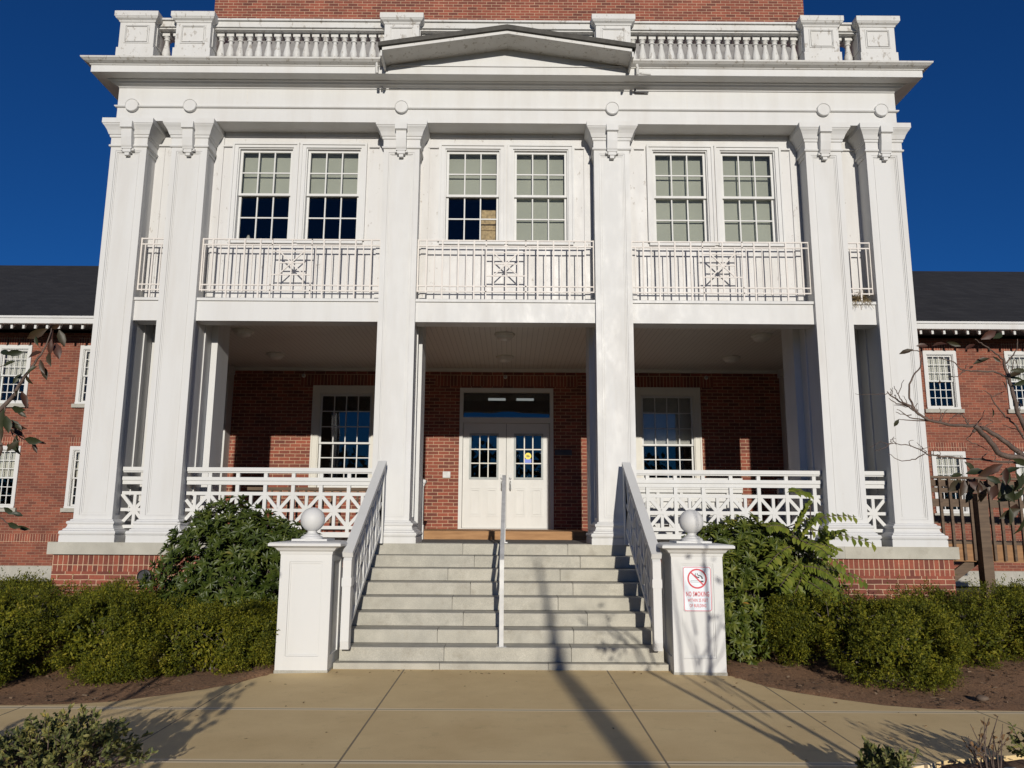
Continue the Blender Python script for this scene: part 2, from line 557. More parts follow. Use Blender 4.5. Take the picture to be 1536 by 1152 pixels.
def walk_material():
    m, nt, b = mat("broom_finished_concrete")
    v = coords(nt)
    n1 = N(nt, "ShaderNodeTexNoise", Scale=1.4, Detail=7.0, Roughness=0.6)
    nt.links.new(v, n1.inputs["Vector"])
    r = ramp(nt, n1.outputs[0], [(0.3, (0.66, 0.475, 0.228)), (0.7, (0.77, 0.58, 0.295))])
    n2 = N(nt, "ShaderNodeTexNoise", Scale=170.0, Detail=3.0, Roughness=0.8)
    nt.links.new(v, n2.inputs["Vector"])
    r2 = ramp(nt, n2.outputs[0], [(0.3, (0.84, 0.84, 0.84)), (0.7, (1.13, 1.13, 1.13))])
    c = mixc(nt, 1.0, r.outputs[0], r2.outputs[0], 'MULTIPLY')
    n3 = N(nt, "ShaderNodeTexNoise", Scale=5.0, Detail=9.0, Roughness=0.8)
    nt.links.new(v, n3.inputs["Vector"])
    r3 = ramp(nt, n3.outputs[0], [(0.55, (0, 0, 0)), (0.78, (0.55,) * 3)])
    c = mixc(nt, r3.outputs[0], c, (0.36, 0.26, 0.13))
    sp = nt.nodes.new("ShaderNodeSeparateXYZ")
    nt.links.new(v, sp.inputs[0])

    def line(axis, pos, w):
        s = N(nt, "ShaderNodeMath", operation='SUBTRACT'); nt.links.new(sp.outputs[axis], s.inputs[0]); s.inputs[1].default_value = pos
        a = N(nt, "ShaderNodeMath", operation='ABSOLUTE'); nt.links.new(s.outputs[0], a.inputs[0])
        l = N(nt, "ShaderNodeMath", operation='LESS_THAN'); nt.links.new(a.outputs[0], l.inputs[0]); l.inputs[1].default_value = w
        return l.outputs[0]

    def any_of(ls):
        o = ls[0]
        for q in ls[1:]:
            x = N(nt, "ShaderNodeMath", operation='MAXIMUM'); nt.links.new(o, x.inputs[0]); nt.links.new(q, x.inputs[1]); o = x.outputs[0]
        return o
    xs = (-5.5, -4.0, -2.53, -1.03, 1.12, 2.55, 4.03, 5.5)
    ys = (6.85, 5.43, 4.0, 2.5)
    edge = any_of([line(1, p, 0.042) for p in ys])
    groove = any_of([line(0, p, 0.0075) for p in xs] + [line(1, p, 0.008) for p in ys])
    c = mixc(nt, edge, c, (0.84, 0.68, 0.43))          # trowelled smooth margins
    c = mixc(nt, groove, c, (0.24, 0.18, 0.11))         # tooled joints
    nt.links.new(c, b.inputs["Base Color"])
    b.inputs["Roughness"].default_value = 0.85
    bp = N(nt, "ShaderNodeBump", Strength=0.25, Distance=0.006)
    nt.links.new(n2.outputs[0], bp.inputs["Height"]); nt.links.new(bp.outputs[0], b.inputs["Normal"])
    return m


right = [(1.80, 8.72), (1.80, 8.40), (2.36, 8.34), (2.56, 7.83), (2.76, 7.57), (3.02, 7.33), (3.34, 7.08), (3.66, 6.97), (4.0, 6.93), (4.6, 6.90), (14, 6.90),
         (14, 5.70), (4.4, 5.70), (3.6, 5.66), (3.03, 5.53), (2.72, 5.38), (2.52, 5.15), (2.45, 4.8), (2.45, -3)]
poly = right + [(-x, y) for x, y in reversed(right)]


def on_walk(x, y):
    inside = abs(x) < 2.3 and 8.3 < y < 10.6
    n = len(poly)
    for i in range(n):
        (x0, y0), (x1, y1) = poly[i], poly[(i + 1) % n]
        if (y0 > y) != (y1 > y) and x < x0 + (y - y0) / (y1 - y0) * (x1 - x0):
            inside = not inside if not (abs(x) < 2.3 and 8.3 < y < 10.6) else True
    return inside


def bed_height(x, y):
    if on_walk(x, y):
        return -0.09
    d = 0.0
    if y > 6.0:
        d = 0.10 * min(1.0, max(0.0, (y - 7.0) / 2.5))
    return -0.030 + d + 0.035 * noise.noise(Vector((x * 1.7, y * 1.7, 0.3))) + 0.018 * noise.noise(Vector((x * 7, y * 7, 4)))


g = MB()
step = 0.12
nx, ny = int(18 / step), int(13 / step)
for j in range(ny + 1):
    for i in range(nx + 1):
        x, y = -9 + i * step, -1 + j * step
        z = bed_height(x, y)
        edge = max(abs(x) - 7.5, y - 10.6, 0) / 1.4
        g.v.append((x, y, z * max(0, 1 - edge) - 0.06 * min(1, edge)))
for j in range(ny):
    for i in range(nx):
        x, y = -9 + (i + .5) * step, -1 + (j + .5) * step
        a = j * (nx + 1) + i
        g.f.append((a, a + 1, a + nx + 2, a + nx + 1))
M['mulch'] = ground_material()
beds = g.build("planting_bed", M['mulch'], smooth=60)
tag(beds, kind="structure")

g = MB()
g.face([(-900, -900, -0.10), (900, -900, -0.10), (900, 900, -0.10), (-900, 900, -0.10)])
M['lawn'] = stone("dry_lawn", (0.05, 0.06, 0.02), (0.10, 0.10, 0.045), scale=2.0, rough=0.95, speck=0.3)
tag(g.build("ground", M['lawn']), kind="structure")

# loose bark chips and dry leaf bits on the beds
rc = random.Random(5)
cv, cf = [], []
for i in range(5200):
    x = rc.choice((-1, 1)) * rc.uniform(2.3, 6.5)
    y = rc.uniform(4.4, 9.5)
    if on_walk(x, y):
        continue
    z = bed_height(x, y) + 0.006
    a, l, w_ = rc.uniform(0, 6.28), rc.uniform(.008, .028), rc.uniform(.004, .010)
    ca, sa = math.cos(a), math.sin(a)
    n0 = len(cv)
    t1, t2 = rc.uniform(-.008, .012), rc.uniform(-.004, .010)
    cv += [(x - ca * l - sa * w_, y - sa * l + ca * w_, z), (x - ca * l + sa * w_, y - sa * l - ca * w_, z + t2), (x + ca * l + sa * w_, y + sa * l - ca * w_, z + t1 + t2), (x + ca * l - sa * w_, y + sa * l + ca * w_, z + t1)]
    cf.append((n0, n0 + 1, n0 + 2, n0 + 3))
me = bpy.data.meshes.new("bark_chips")
me.from_pydata(cv, [], cf)
M['chips'] = leaf_mat("bark_chip", [(0.1, (0.05, 0.03, 0.018)), (0.6, (0.16, 0.10, 0.06)), (0.95, (0.30, 0.22, 0.14)), (1.0, (0.5, 0.46, 0.38))], rough=0.9, trans=0.0)
me.materials.append(M['chips'])
tag(link("bark_chips", me), "loose bark chips and dry bits lying on the planting beds", "mulch", kind="stuff")

# walk: straight part to the steps that flares into a cross walk
M['walk'] = walk_material()
w = MB().prism(poly, -0.12, 0.0, 'XY')
tag(w.build("sidewalk", M['walk']), kind="structure")

# ------------------------------------------------------------------ shared builders
def wall(mb, x0, x1, z0, z1, y, openings, depth=0.22):
    xs = sorted({x0, x1, *[a for o in openings for a in o[:2]]})
    zs = sorted({z0, z1, *[a for o in openings for a in o[2:]]})
    for i in range(len(xs) - 1):
        for k in range(len(zs) - 1):
            cx, cz = (xs[i] + xs[i + 1]) / 2, (zs[k] + zs[k + 1]) / 2
            if any(o[0] < cx < o[1] and o[2] < cz < o[3] for o in openings):
                continue
            for yy in (y, y + depth):
                mb.face([(xs[i], yy, zs[k]), (xs[i + 1], yy, zs[k]), (xs[i + 1], yy, zs[k + 1]), (xs[i], yy, zs[k + 1])])
    for a, b, c, d in openings:
        for p, q in (((a, c), (b, c)), ((b, c), (b, d)), ((b, d), (a, d)), ((a, d), (a, c))):
            mb.face([(p[0], y, p[1]), (q[0], y, q[1]), (q[0], y + depth, q[1]), (p[0], y + depth, p[1])])


def raw(name, mb, mats, parent):
    """build without normal recalculation (open sheets)"""
    me = bpy.data.meshes.new(name)
    me.from_pydata(mb.v, [], mb.f)
    me.materials.append(mats)
    return link(name, me, parent)


def sash_window(parent, cx, z0, z1, w, y, cols, rows, casing=0.10, head=0.12, trim='white', sash='rail_white', blind=None, blind_to=None, sill=None, glass='glass', meet=None, crown=True):
    """opening w wide from z0 to z1 in a wall whose face is y; returns the part (frame) with its sub-parts"""
    x0, x1 = cx - w / 2, cx + w / 2
    f = MB()
    f.box(x0 - casing, x0, y - 0.035, y + 0.10, z0, z1 + head)
    f.box(x1, x1 + casing, y - 0.035, y + 0.10, z0, z1 + head)
    f.box(x0, x1, y - 0.035, y + 0.10, z1, z1 + head)
    # inner stops and an outer back band
    f.box(x0, x0 + 0.018, y - 0.012, y + 0.07, z0, z1 - 0.018)
    f.box(x1 - 0.018, x1, y - 0.012, y + 0.07, z0, z1 - 0.018)
    f.box(x0, x1, y - 0.012, y + 0.07, z1 - 0.018, z1)
    if crown:
        f.box(x0 - casing - 0.02, x0 - casing + 0.012, y - 0.052, y + 0.01, z0, z1 + head + 0.02)
        f.box(x1 + casing - 0.012, x1 + casing + 0.02, y - 0.052, y + 0.01, z0, z1 + head + 0.02)
        f.box(x0 - casing + 0.012, x1 + casing - 0.012, y - 0.052, y + 0.01, z1 + head - 0.012, z1 + head + 0.02)
    f.box(x0 - casing, x1 + casing, y - 0.05, y + 0.11, z0 - 0.05, z0)
    win = f.build("window", M[trim], parent)
    zm = meet if meet is not None else (z0 + z1) / 2
    for k, (za, zb, yo) in enumerate(((zm - 0.02, z1 - 0.02, 0.03), (z0 + 0.005, zm + 0.02, 0.068))):
        s = MB()
        st = 0.036
        xa, xb = x0 + 0.02, x1 - 0.02
        ya, yb = y + yo, y + yo + 0.034
        bot = 0.045 if k == 1 else 0.036
        s.box(xa, xa + st, ya, yb, za, zb); s.box(xb - st, xb, ya, yb, za, zb)
        s.box(xa + st, xb - st, ya, yb, za, za + bot); s.box(xa + st, xb - st, ya, yb, zb - st, zb)
        gx0, gx1, gz0, gz1 = xa + st, xb - st, za + bot, zb - st
        mw = 0.019
        for i in range(1, cols):
            xx = gx0 + (gx1 - gx0) * i / cols
            s.box(xx - mw / 2, xx + mw / 2, ya + 0.004, yb - 0.004, gz0, gz1)
        for i in range(1, rows):
            zz = gz0 + (gz1 - gz0) * i / rows
            s.box(gx0, gx1, ya + 0.006, yb - 0.006, zz - mw / 2, zz + mw / 2)
        s.build("sash", M[sash], win)
        p = MB()
        p.box(gx0 - 0.004, gx1 + 0.004, ya + 0.015, ya + 0.019, gz0 - 0.004, gz1 + 0.004)
        p.build("pane", M[glass], win)
    if blind:
        b = MB()
        zb0 = z0 if blind_to is None else blind_to
        b.box(x0 + 0.03, x1 - 0.03, y + 0.15, y + 0.153, zb0, z1)
        b.build("blind" if blind == 'blind' else "curtain", M[blind], win)
    if sill:
        b = MB()
        b.box(x0 - casing - 0.07, x1 + casing + 0.07, y - 0.07, y + 0.02, z0 - 0.15, z0 - 0.05)
        b.build("sill", M[sill], win)
    return win


# ------------------------------------------------------------------ central brick building
FLOOR = 1.25
YW = 15.5
main = thing("brick_building", "tall red brick block with white double doors rising behind the white portico", "building", (0, YW, 0))
DOOR = (-0.945, 0.945, 1.385, 4.20)
WIN_L, WIN_R = (-3.79, -2.71, 2.12, 4.08), (2.71, 3.79, 2.12, 4.08)
m = MB()
wall(m, -6.55, 6.55, 0.0, 13.9, YW, [DOOR, WIN_L, WIN_R], 0.25)
for s in (-1, 1):
    m.face([(s * 6.55, YW, 0), (s * 6.55, 27, 0), (s * 6.55, 27, 13.9), (s * 6.55, YW, 13.9)])
m.face([(-6.55, 27, 0), (6.55, 27, 0), (6.55, 27, 13.9), (-6.55, 27, 13.9)])
raw("wall", m, M['brick'], main)
m = MB(); m.box(-6.6, 6.6, YW - 0.06, 27.06, 13.9, 14.1)
m.build("roof", M['shingle'], main)
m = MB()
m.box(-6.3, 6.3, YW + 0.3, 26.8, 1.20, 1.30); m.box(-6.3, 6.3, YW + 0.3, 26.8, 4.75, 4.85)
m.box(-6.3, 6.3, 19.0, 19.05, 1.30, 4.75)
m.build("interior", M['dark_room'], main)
# soldier course over the porch openings, string course high on the wall
m = MB()
m.box(-1.45, 1.45, YW - 0.003, YW + 0.02, 4.24, 4.47)
for s in (-1, 1):
    m.box(s * 3.25 - 0.95, s * 3.25 + 0.95, YW - 0.003, YW + 0.02, 4.24, 4.47)
m.build("soldier_course", M['soldier'], main)
m = MB(); m.box(-6.45, 6.45, YW - 0.03, YW + 0.01, 11.0, 11.93)  # plain grey band just below the string course
m.build("grey_band", M['band_grey'], main)
m = MB(); m.box(-6.45, 6.45, YW - 0.09, YW + 0.01, 11.93, 12.14)
m.build("string_course", M['old_white'], main)
for (a, b, c, d) in (WIN_L, WIN_R):
    wv = sash_window(main, (a + b) / 2, c + 0.05, d - 0.0, b - a, YW, 4, 3, casing=0.11, head=0.13, trim='cream', sash='white', blind='curtain' if a > 0 else None, blind_to=3.05, meet=3.07, glass='porch_glass')
# doorway
fr = MB()
fr.box(-0.945, -0.875, YW - 0.03, YW + 0.14, 1.385, 4.20); fr.box(0.875, 0.945, YW - 0.03, YW + 0.14, 1.385, 4.20)
fr.box(-0.875, 0.875, YW - 0.03, YW + 0.14, 4.11, 4.20); fr.box(-0.875, 0.875, YW - 0.025, YW + 0.14, 3.49, 3.60)
fr.box(-0.875, 0.875, YW - 0.02, YW + 0.14, 1.385, 1.40)
door_frame = fr.build("door_frame", M['door'], main)
tr = MB(); tr.box(-0.875, 0.875, YW + 0.06, YW + 0.066, 3.60, 4.11)
tr.build("transom_pane", M['door_glass'], door_frame)
for xx in (-0.235, 0.415):
    m = MB(); m.box(xx - 0.2, xx + 0.2, 17.6, 17.72, 4.285, 4.325)
    m.build("ceiling_tube_light", M['tube_light'], main)
for s in (-1, 1):
    d = MB()
    xa, xb = (-0.868, -0.004) if s < 0 else (0.004, 0.868)
    lx0, lx1 = (xa + 0.135, xa + 0.135 + 0.57) if s < 0 else (xb - 0.135 - 0.57, xb - 0.135)
    lz0, lz1 = 2.37, 3.27
    y0, y1 = YW + 0.035, YW + 0.08
    d.box(xa, lx0, y0, y1, 1.405, 3.485); d.box(lx1, xb, y0, y1, 1.405, 3.485)
    d.box(lx0, lx1, y0, y1, 1.405, lz0); d.box(lx0, lx1, y0, y1, lz1, 3.485)
    for px0 in (lx0 + 0.0, lx0 + 0.335):
        d.panel_front(px0, px0 + 0.235, 1.63, 2.20, y0, 0.024, 0.010)
        d.panel_front(px0 + 0.035, px0 + 0.2, 1.675, 2.155, y0, 0.014, 0.016)
    leaf = d.build("door", M['door'], main)
    f = MB()
    f.box(lx0 - 0.01, lx0 + 0.03, y0 - 0.014, y1, lz0 - 0.01, lz1 + 0.01); f.box(lx1 - 0.03, lx1 + 0.01, y0 - 0.014, y1, lz0 - 0.01, lz1 + 0.01)
    f.box(lx0 + 0.03, lx1 - 0.03, y0 - 0.014, y1, lz0 - 0.01, lz0 + 0.03); f.box(lx0 + 0.03, lx1 - 0.03, y0 - 0.014, y1, lz1 - 0.03, lz1 + 0.01)
    f.build("lite_frame", M['lite_frame'], leaf)
    f = MB()
    for i in (1, 2):
        xx = lx0 + 0.03 + (lx1 - lx0 - 0.06) * i / 3
        f.box(xx - 0.011, xx + 0.011, y0 - 0.008, y0 + 0.02, lz0 + 0.03, lz1 - 0.03)
        zz = lz0 + 0.03 + (lz1 - lz0 - 0.06) * i / 3
        f.box(lx0 + 0.03, lx1 - 0.03, y0 - 0.006, y0 + 0.018, zz - 0.011, zz + 0.011)
    f.build("muntin", M['cream'], leaf)
    f = MB(); f.box(lx0 + 0.02, lx1 - 0.02, y0 + 0.022, y0 + 0.026, lz0 + 0.02, lz1 - 0.02)
    f.build("pane", M['door_glass'], leaf)
    hx = -0.085 if s < 0 else 0.085
    h = MB()
    h.box(hx - 0.035, hx + 0.035, y0 - 0.012, y0 + 0.001, 2.17, 2.46)
    h.lathe([(0.026, 0.0), (0.026, 0.02), (0.012, 0.024)], (hx, y0 - 0.012, 2.385), 14, 'Y')
    h.tube([(hx, y0 - 0.01, 2.32), (hx, y0 - 0.06, 2.31), (hx, y0 - 0.07, 2.25), (hx, y0 - 0.06, 2.16), (hx, y0 - 0.012, 2.14)], 0.014, 8)
    h.build("handle", M['steel'], leaf, smooth=40)
    if s > 0:
        cx, cz = (lx0 + lx1) / 2 - 0.01, 2.83
        st = MB(); st.lathe([(0.066, 0), (0.066, 0.002)], (cx, y0 + 0.020, cz), 28, 'Y')
        st.build("round_sticker", M['yellow'], leaf)
        st = MB()
        for dx, dz, ww in ((-0.01, 0.018, 0.05), (0.004, 0.0, 0.075), (-0.004, -0.016, 0.06)):
            st.box(cx + dx - ww / 2, cx + dx + ww / 2, y0 + 0.0165, y0 + 0.0178, cz + dz - 0.006, cz + dz + 0.005)
        st.build("sticker_print", M['ink'], leaf)
        st = MB(); st.box(cx - 0.066, cx + 0.066, y0 + 0.0185, y0 + 0.0205, cz - 0.135, cz - 0.055)
        st.build("blue_sticker", M['blue'], leaf)

# ------------------------------------------------------------------ wings
def wing(s):
    side = "left" if s < 0 else "right"
    other = "seen behind a leafy branch" if s < 0 else "seen behind a wooden ramp"
    YG = 20.5
    t = thing("brick_wing", "red brick wing under dark slate roof, " + other, "building", (s * 15, YG, 0), "brick wings beside the portico")
    xa, xb = sorted((s * 6.58, s * 30))
    cxs = [c for c in ((-8.90, -11.11, -13.32, -15.5, -17.7, -19.9, -22.1, -24.3) if s < 0 else (9.47, 11.69, 13.90, 16.1, 18.3, 20.5, 22.7, 24.9))]
    ops = []
    for c in cxs:
        ops += [(c - 0.36, c + 0.36, 4.60, 6.05), (c - 0.36, c + 0.36, 1.85, 3.32)]
    m = MB()
    wall(m, xa, xb, 0.33, 6.5, YG, ops, 0.25)
    for x in (xa, xb):
        m.face([(x, YG, 0.33), (x, YG + 9.6, 0.33), (x, YG + 9.6, 6.5), (x, YG + 4.8, 9.2), (x, YG, 6.5)])
    m.face([(xa, YG + 9.6, 0.33), (xb, YG + 9.6, 0.33), (xb, YG + 9.6, 6.5), (xa, YG + 9.6, 6.5)])
    raw("wall", m, M['brick_wing'], t)
    m = MB(); m.box(xa, xb, YG - 0.06, YG + 9.66, -0.05, 0.33)
    m.build("foundation", M['foundation'], t)
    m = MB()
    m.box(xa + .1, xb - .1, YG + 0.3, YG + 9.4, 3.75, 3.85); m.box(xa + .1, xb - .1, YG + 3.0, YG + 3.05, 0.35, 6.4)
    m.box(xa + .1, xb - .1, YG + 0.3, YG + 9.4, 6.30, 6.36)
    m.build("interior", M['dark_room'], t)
    m = MB()
    m.box(xa, xb, YG - 0.003, YG + 0.02, 0.92, 1.13)
    for c in cxs:
        m.box(c - 0.52, c + 0.52, YG - 0.003, YG + 0.02, 6.17, 6.385)
        m.box(c - 0.52, c + 0.52, YG - 0.003, YG + 0.02, 3.44, 3.655)
    m.build("soldier_course", M['soldier'], t)
    ze, ye = 6.41, YG - 1.0
    pitch = 0.572
    m = MB()
    yr = YG + 4.8
    zr = ze + 0.26 + pitch * (yr - ye)
    prof = [(ye, ze + 0.20), (ye, ze + 0.27), (yr, zr + 0.02), (2 * yr - ye, ze + 0.27), (2 * yr - ye, ze + 0.20), (yr, zr - 0.05)]
    m.prism(prof, xa - (0.2 if s < 0 else 0), xb + (0.2 if s > 0 else 0), 'YZ')
    roof = m.build("roof", M['slate'], t)
    m = MB(); m.box(xa, xb, ye - 0.10, ye + 0.02, ze + 0.08, ze + 0.27); m.box(xa, xb, ye - 0.13, ye - 0.10, ze + 0.22, ze + 0.275)
    m.build("gutter", M['white'], t)
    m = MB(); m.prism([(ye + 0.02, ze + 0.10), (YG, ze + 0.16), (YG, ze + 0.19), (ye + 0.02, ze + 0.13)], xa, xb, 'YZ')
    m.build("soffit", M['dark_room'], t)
    m = MB()
    m.prism([(ye + 0.0, ze - 0.035), (ye + 0.03, ze - 0.035), (ye + 0.10, ze + 0.07), (ye + 0.12, ze + 0.10), (ye, ze + 0.10)], -0.028, 0.028, 'YZ')
    first = m.build("rafter_tail", M['white'], t)
    base = first.location.copy()
    k = 0
    x = 6.75
    while x < 21.0:
        o = first if k == 0 else first.copy()
        if k:
            COL.objects.link(o)
        o.location = base + Vector((s * x, 0, 0))
        k += 1
        x += 0.305
    for i, c in enumerate(cxs[:5]):
        for (za, zb) in ((4.60, 6.05), (1.85, 3.32)):
            sash_window(t, c, za, zb, 0.72, YG, 4, 3, casing=0.09, head=0.10, blind='curtain', blind_to=(za + zb) / 2 - 0.02, sill='foundation', crown=False)
    return t


wing(-1)
wing(1)

# ------------------------------------------------------------------ white portico
YF = 10.72                                   # front face of the column shafts
por = thing("portico", "two-storey white portico with square columns, balcony railings and a balustraded roof", "portico", (0, YF, 0))
XC = (-5.61, -4.71, -1.56, 1.56, 4.71, 5.61)
HW = 0.265
YC = YF + HW

# plinth, coping, floor
for s in (-1, 1):
    a, b = sorted((s * 1.76, s * 6.06))
    m = MB(); m.box(a, b, 10.66, YW - 0.01, -0.05, 1.08)
    pl = m.build("brick_plinth", M['brick'], por)
    m = MB(); m.box(a - 0.001, b + 0.001, 10.657, 10.70, 0.855, 1.078)
    m.build("soldier_course", M['soldier'], pl)
    m = MB()
    a2, b2 = sorted((s * 1.73, s * 6.12))
    cuts = [a2, a2 + 1.55, a2 + 3.1, b2] if s < 0 else [a2, a2 + 1.3, a2 + 2.85, b2]
    for i in range(3):
        m.box(cuts[i] + 0.003, cuts[i + 1] - 0.003, 10.60, 11.35, 1.08, 1.24)
    m.box(a2 + .01, b2 - .01, 10.605, 11.34, 1.083, 1.236)
    m.build("stone_coping", M['limestone'], por)
m = MB(); m.box(-6.04, 6.04, 11.30, YW - 0.01, 1.10, FLOOR)
m.box(-1.72, 1.72, 10.92, 11.30, 1.10, FLOOR)
m.build("porch_floor", M['porch_deck'], por)

# column, built once at x = 0
Z0, Z1 = 1.24, 7.40
def column_parts():
    sh = MB()
    r = 0.016
    sh.box(-HW + r, HW - r, YF + r, YF + 2 * HW, 1.49, 7.04)
    st = 0.075
    zt, zb = 6.93, 1.60
    # stiles and rails of the sunk panel on front and both sides
    for (u0, u1, z0, z1) in ((-HW, -HW + st, 1.49, 7.04), (HW - st, HW, 1.49, 7.04), (-HW + st, HW - st, zt, 7.04), (-HW + st, HW - st, 1.49, zb)):
        sh.box(u0, u1, YF, YF + r + 0.002, z0, z1)
    for s in (-1, 1):
        xa, xb = sorted((s * (HW - r - 0.002), s * HW))
        for (v0, v1, z0, z1) in ((YF + r + .003, YF + st, 1.49, 7.04), (YF + 2 * HW - st, YF + 2 * HW - 0.001, 1.49, 7.04), (YF + st, YF + 2 * HW - st, zt, 7.04), (YF + st, YF + 2 * HW - st, 1.49, zb)):
            sh.box(xa, xb, v0, v1, z0, z1)
    # moulding inside the panel
    a = HW - st
    sh.panel_front(-a + 0.002, a - 0.002, zb + 0.002, zt - 0.002, YF + r, 0.020, 0.010)
    sh.panel_front(-a + 0.034, a - 0.034, zb + 0.034, zt - 0.034, YF + r, 0.008, 0.006)
    # board joint
    sh.box(-a + 0.045, a - 0.045, YF + r - 0.002, YF + r + 0.001, 2.62, 2.626)
    base = MB()
    base.ring(0, YC, HW, HW, [(0.110, 1.24), (0.110, 1.325), (0.098, 1.332), (0.112, 1.345), (0.118, 1.365), (0.112, 1.388), (0.085, 1.398), (0.082, 1.412),
                              (0.058, 1.428), (0.046, 1.455), (0.044, 1.475), (0.056, 1.485), (0.060, 1.500), (0.054, 1.516), (0.028, 1.524), (0.022, 1.540), (0.004, 1.548)])
    cap = MB()
    cap.ring(0, YC, HW, HW, [(0.004, 6.985), (0.020, 6.99), (0.026, 7.005), (0.020, 7.02), (0.006, 7.025), (0.006, 7.13), (0.018, 7.135), (0.024, 7.15), (0.024, 7.17), (0.036, 7.176),
                             (0.044, 7.20), (0.056, 7.235), (0.078, 7.275), (0.100, 7.305), (0.104, 7.318), (0.112, 7.322), (0.112, 7.399)])
    br = MB()
    br.prism([(YF - 0.135, 7.33), (YF - 0.135, 7.23), (YF - 0.118, 7.22), (YF - 0.108, 7.10), (YF - 0.085, 6.98), (YF - 0.070, 6.95), (YF - 0.070, 6.935), (YF + 0.02, 6.935), (YF + 0.02, 7.33)], -0.075, 0.075, 'YZ')
    br.box(-0.088, 0.088, YF - 0.150, YF - 0.01, 7.235, 7.335)
    br.box(-0.058, 0.058, YF - 0.062, YF + 0.01, 6.885, 6.935)
    br.box(-0.095, 0.095, YF - 0.045, YF + 0.01, 6.915, 6.948)
    br.box(-0.032, 0.032, YF - 0.050, YF + 0.01, 6.84, 6.885)
    return sh, base, cap, br


sh, base, cap, br = column_parts()
col0 = sh.build("column", M['white'], por)
base.build("base", M['white'], col0)
cap.build("capital", M['white'], col0)
br.build("bracket", M['white'], col0)
l0 = col0.location.copy()
for i, x in enumerate(XC):
    o = col0 if i == 0 else copy_tree(col0, por)
    o.location = l0 + Vector((x, 0, 0))

# piers and small pilasters behind the columns
for x in XC:
    w = 0.07 if abs(x) > 2 else 0.03
    m = MB()
    m.box(x - HW + 0.03, x + HW - 0.03, YF + 2 * HW + 0.002, 11.50, FLOOR + 0.001, 4.599)
    m.box(x - HW - w, x + HW + w, 11.48, 11.95, FLOOR + 0.002, 4.598)
    m.build("rear_pier", M['white'], por)
for s in (-1, 1):
    a, b = sorted((s * 5.55, s * 5.86))
    m = MB(); m.box(a, b, 15.2, YW - 0.001, FLOOR + 0.001, 4.599); m.box(a - 0.03, b + 0.015, 15.17, YW - 0.001, FLOOR + 0.002, 1.42)
    m.box(a - 0.03, b + 0.015, 15.17, YW - 0.001, 4.44, 4.598)
    m.build("wall_pilaster", M['white'], por)
    m = MB(); m.box(*sorted((s * 5.87, s * 5.93)), 11.73, YW - 0.002, FLOOR, 4.60)
    m.build("side_panel", M['white'], por)

# upper wall with three pairs of windows
YU = 11.05
WX = [(-3.155, -1), (0.0, 0), (3.155, 1)]
ops, wins = [], []
for cx, _ in WX:
    for s in (-1, 1):
        c = cx + s * 0.517
        ops.append((c - 0.42, c + 0.42, 5.665, 7.150))
m = MB(); wall(m, -5.87, 5.87, 4.40, 7.40, YU, ops, 0.12)
for s in (-1, 1):
    m.face([(s * 5.87, YU, 4.40), (s * 5.87, YW - .005, 4.40), (s * 5.87, YW - .005, 7.40), (s * 5.87, YU, 7.40)])
upper = raw("upper_wall", m, M['wall_white'], por)
m = MB()                                     # flat trim boards on that wall
for x in XC[1:5]:
    for s in (-1, 1):
        xx = x + s * (HW + 0.07)
        m.box(xx - 0.05, xx + 0.05, YU - 0.022, YU + 0.001, 4.66, 7.399)
        m.box(x + s * (HW + 0.0) - 0.0, x + s * (HW + 0.0) + 0.001, YU - 0.02, YU, 4.66, 4.67)
for a, b in ((-4.33, -1.94), (-1.20, 1.20), (1.94, 4.33)):
    m.box(a + 0.02, b - 0.02, YU - 0.020, YU + 0.001, 7.33, 7.399)
    m.box(a, a + 0.16, YU - 0.034, YU + 0.001, 7.16, 7.185); m.box(b - 0.16, b, YU - 0.034, YU + 0.001, 7.16, 7.185)
for a, b in ((-5.335, -4.985), (4.985, 5.335)):
    m.box(a, b, YU - 0.034, YU + 0.001, 7.16, 7.185)
    m.box((a + b) / 2 - 0.07, (a + b) / 2 - 0.062, YU - 0.012, YU + 0.001, 4.7, 7.15)
m.build("wall_trim", M['wall_white'], upper)
spec = [('blind', 6.425), ('blind', 6.425), ('blind', 6.425), ('blind', None), ('blind', None), ('blind', None)]
for cx, _ in WX:
    m = MB()
    m.box(cx - 0.030, cx + 0.030, YU - 0.030, YU + 0.001, 5.63, 7.20)
    m.build("mullion_board", M['wall_white'], upper)
k = 0
for cx, _ in WX:
    for s in (-1, 1):
        c = cx + s * 0.517
        wv = sash_window(por, c, 5.665, 7.150, 0.84, YU, 3, 2, casing=0.068, head=0.055, blind=spec[k][0], blind_to=spec[k][1], meet=6.415)
        if k == 2:
            b = MB(); b.box(c + 0.13, c + 0.40, YU + 0.22, YU + 0.235, 5.67, 6.26)
            b.box(c + 0.13, c + 0.40, YU + 0.205, YU + 0.22, 5.93, 5.95)
            b.build("bare_board", M['plywood'], wv)
        if k == 0:
            b = MB(); b.tube([(c - 0.3, YU + 0.3, 5.67), (c - 0.3, YU + 0.3, 5.81), (c - 0.3, YU + 0.3, 5.86)], [0.035, 0.035, 0.014], 10)
            b.build("bottle", M['grey_metal'], wv, smooth=40)
        k += 1
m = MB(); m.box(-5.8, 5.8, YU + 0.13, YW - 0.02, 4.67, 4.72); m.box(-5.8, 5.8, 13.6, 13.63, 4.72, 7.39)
m.build("upper_interior", M['dark_room'], por)

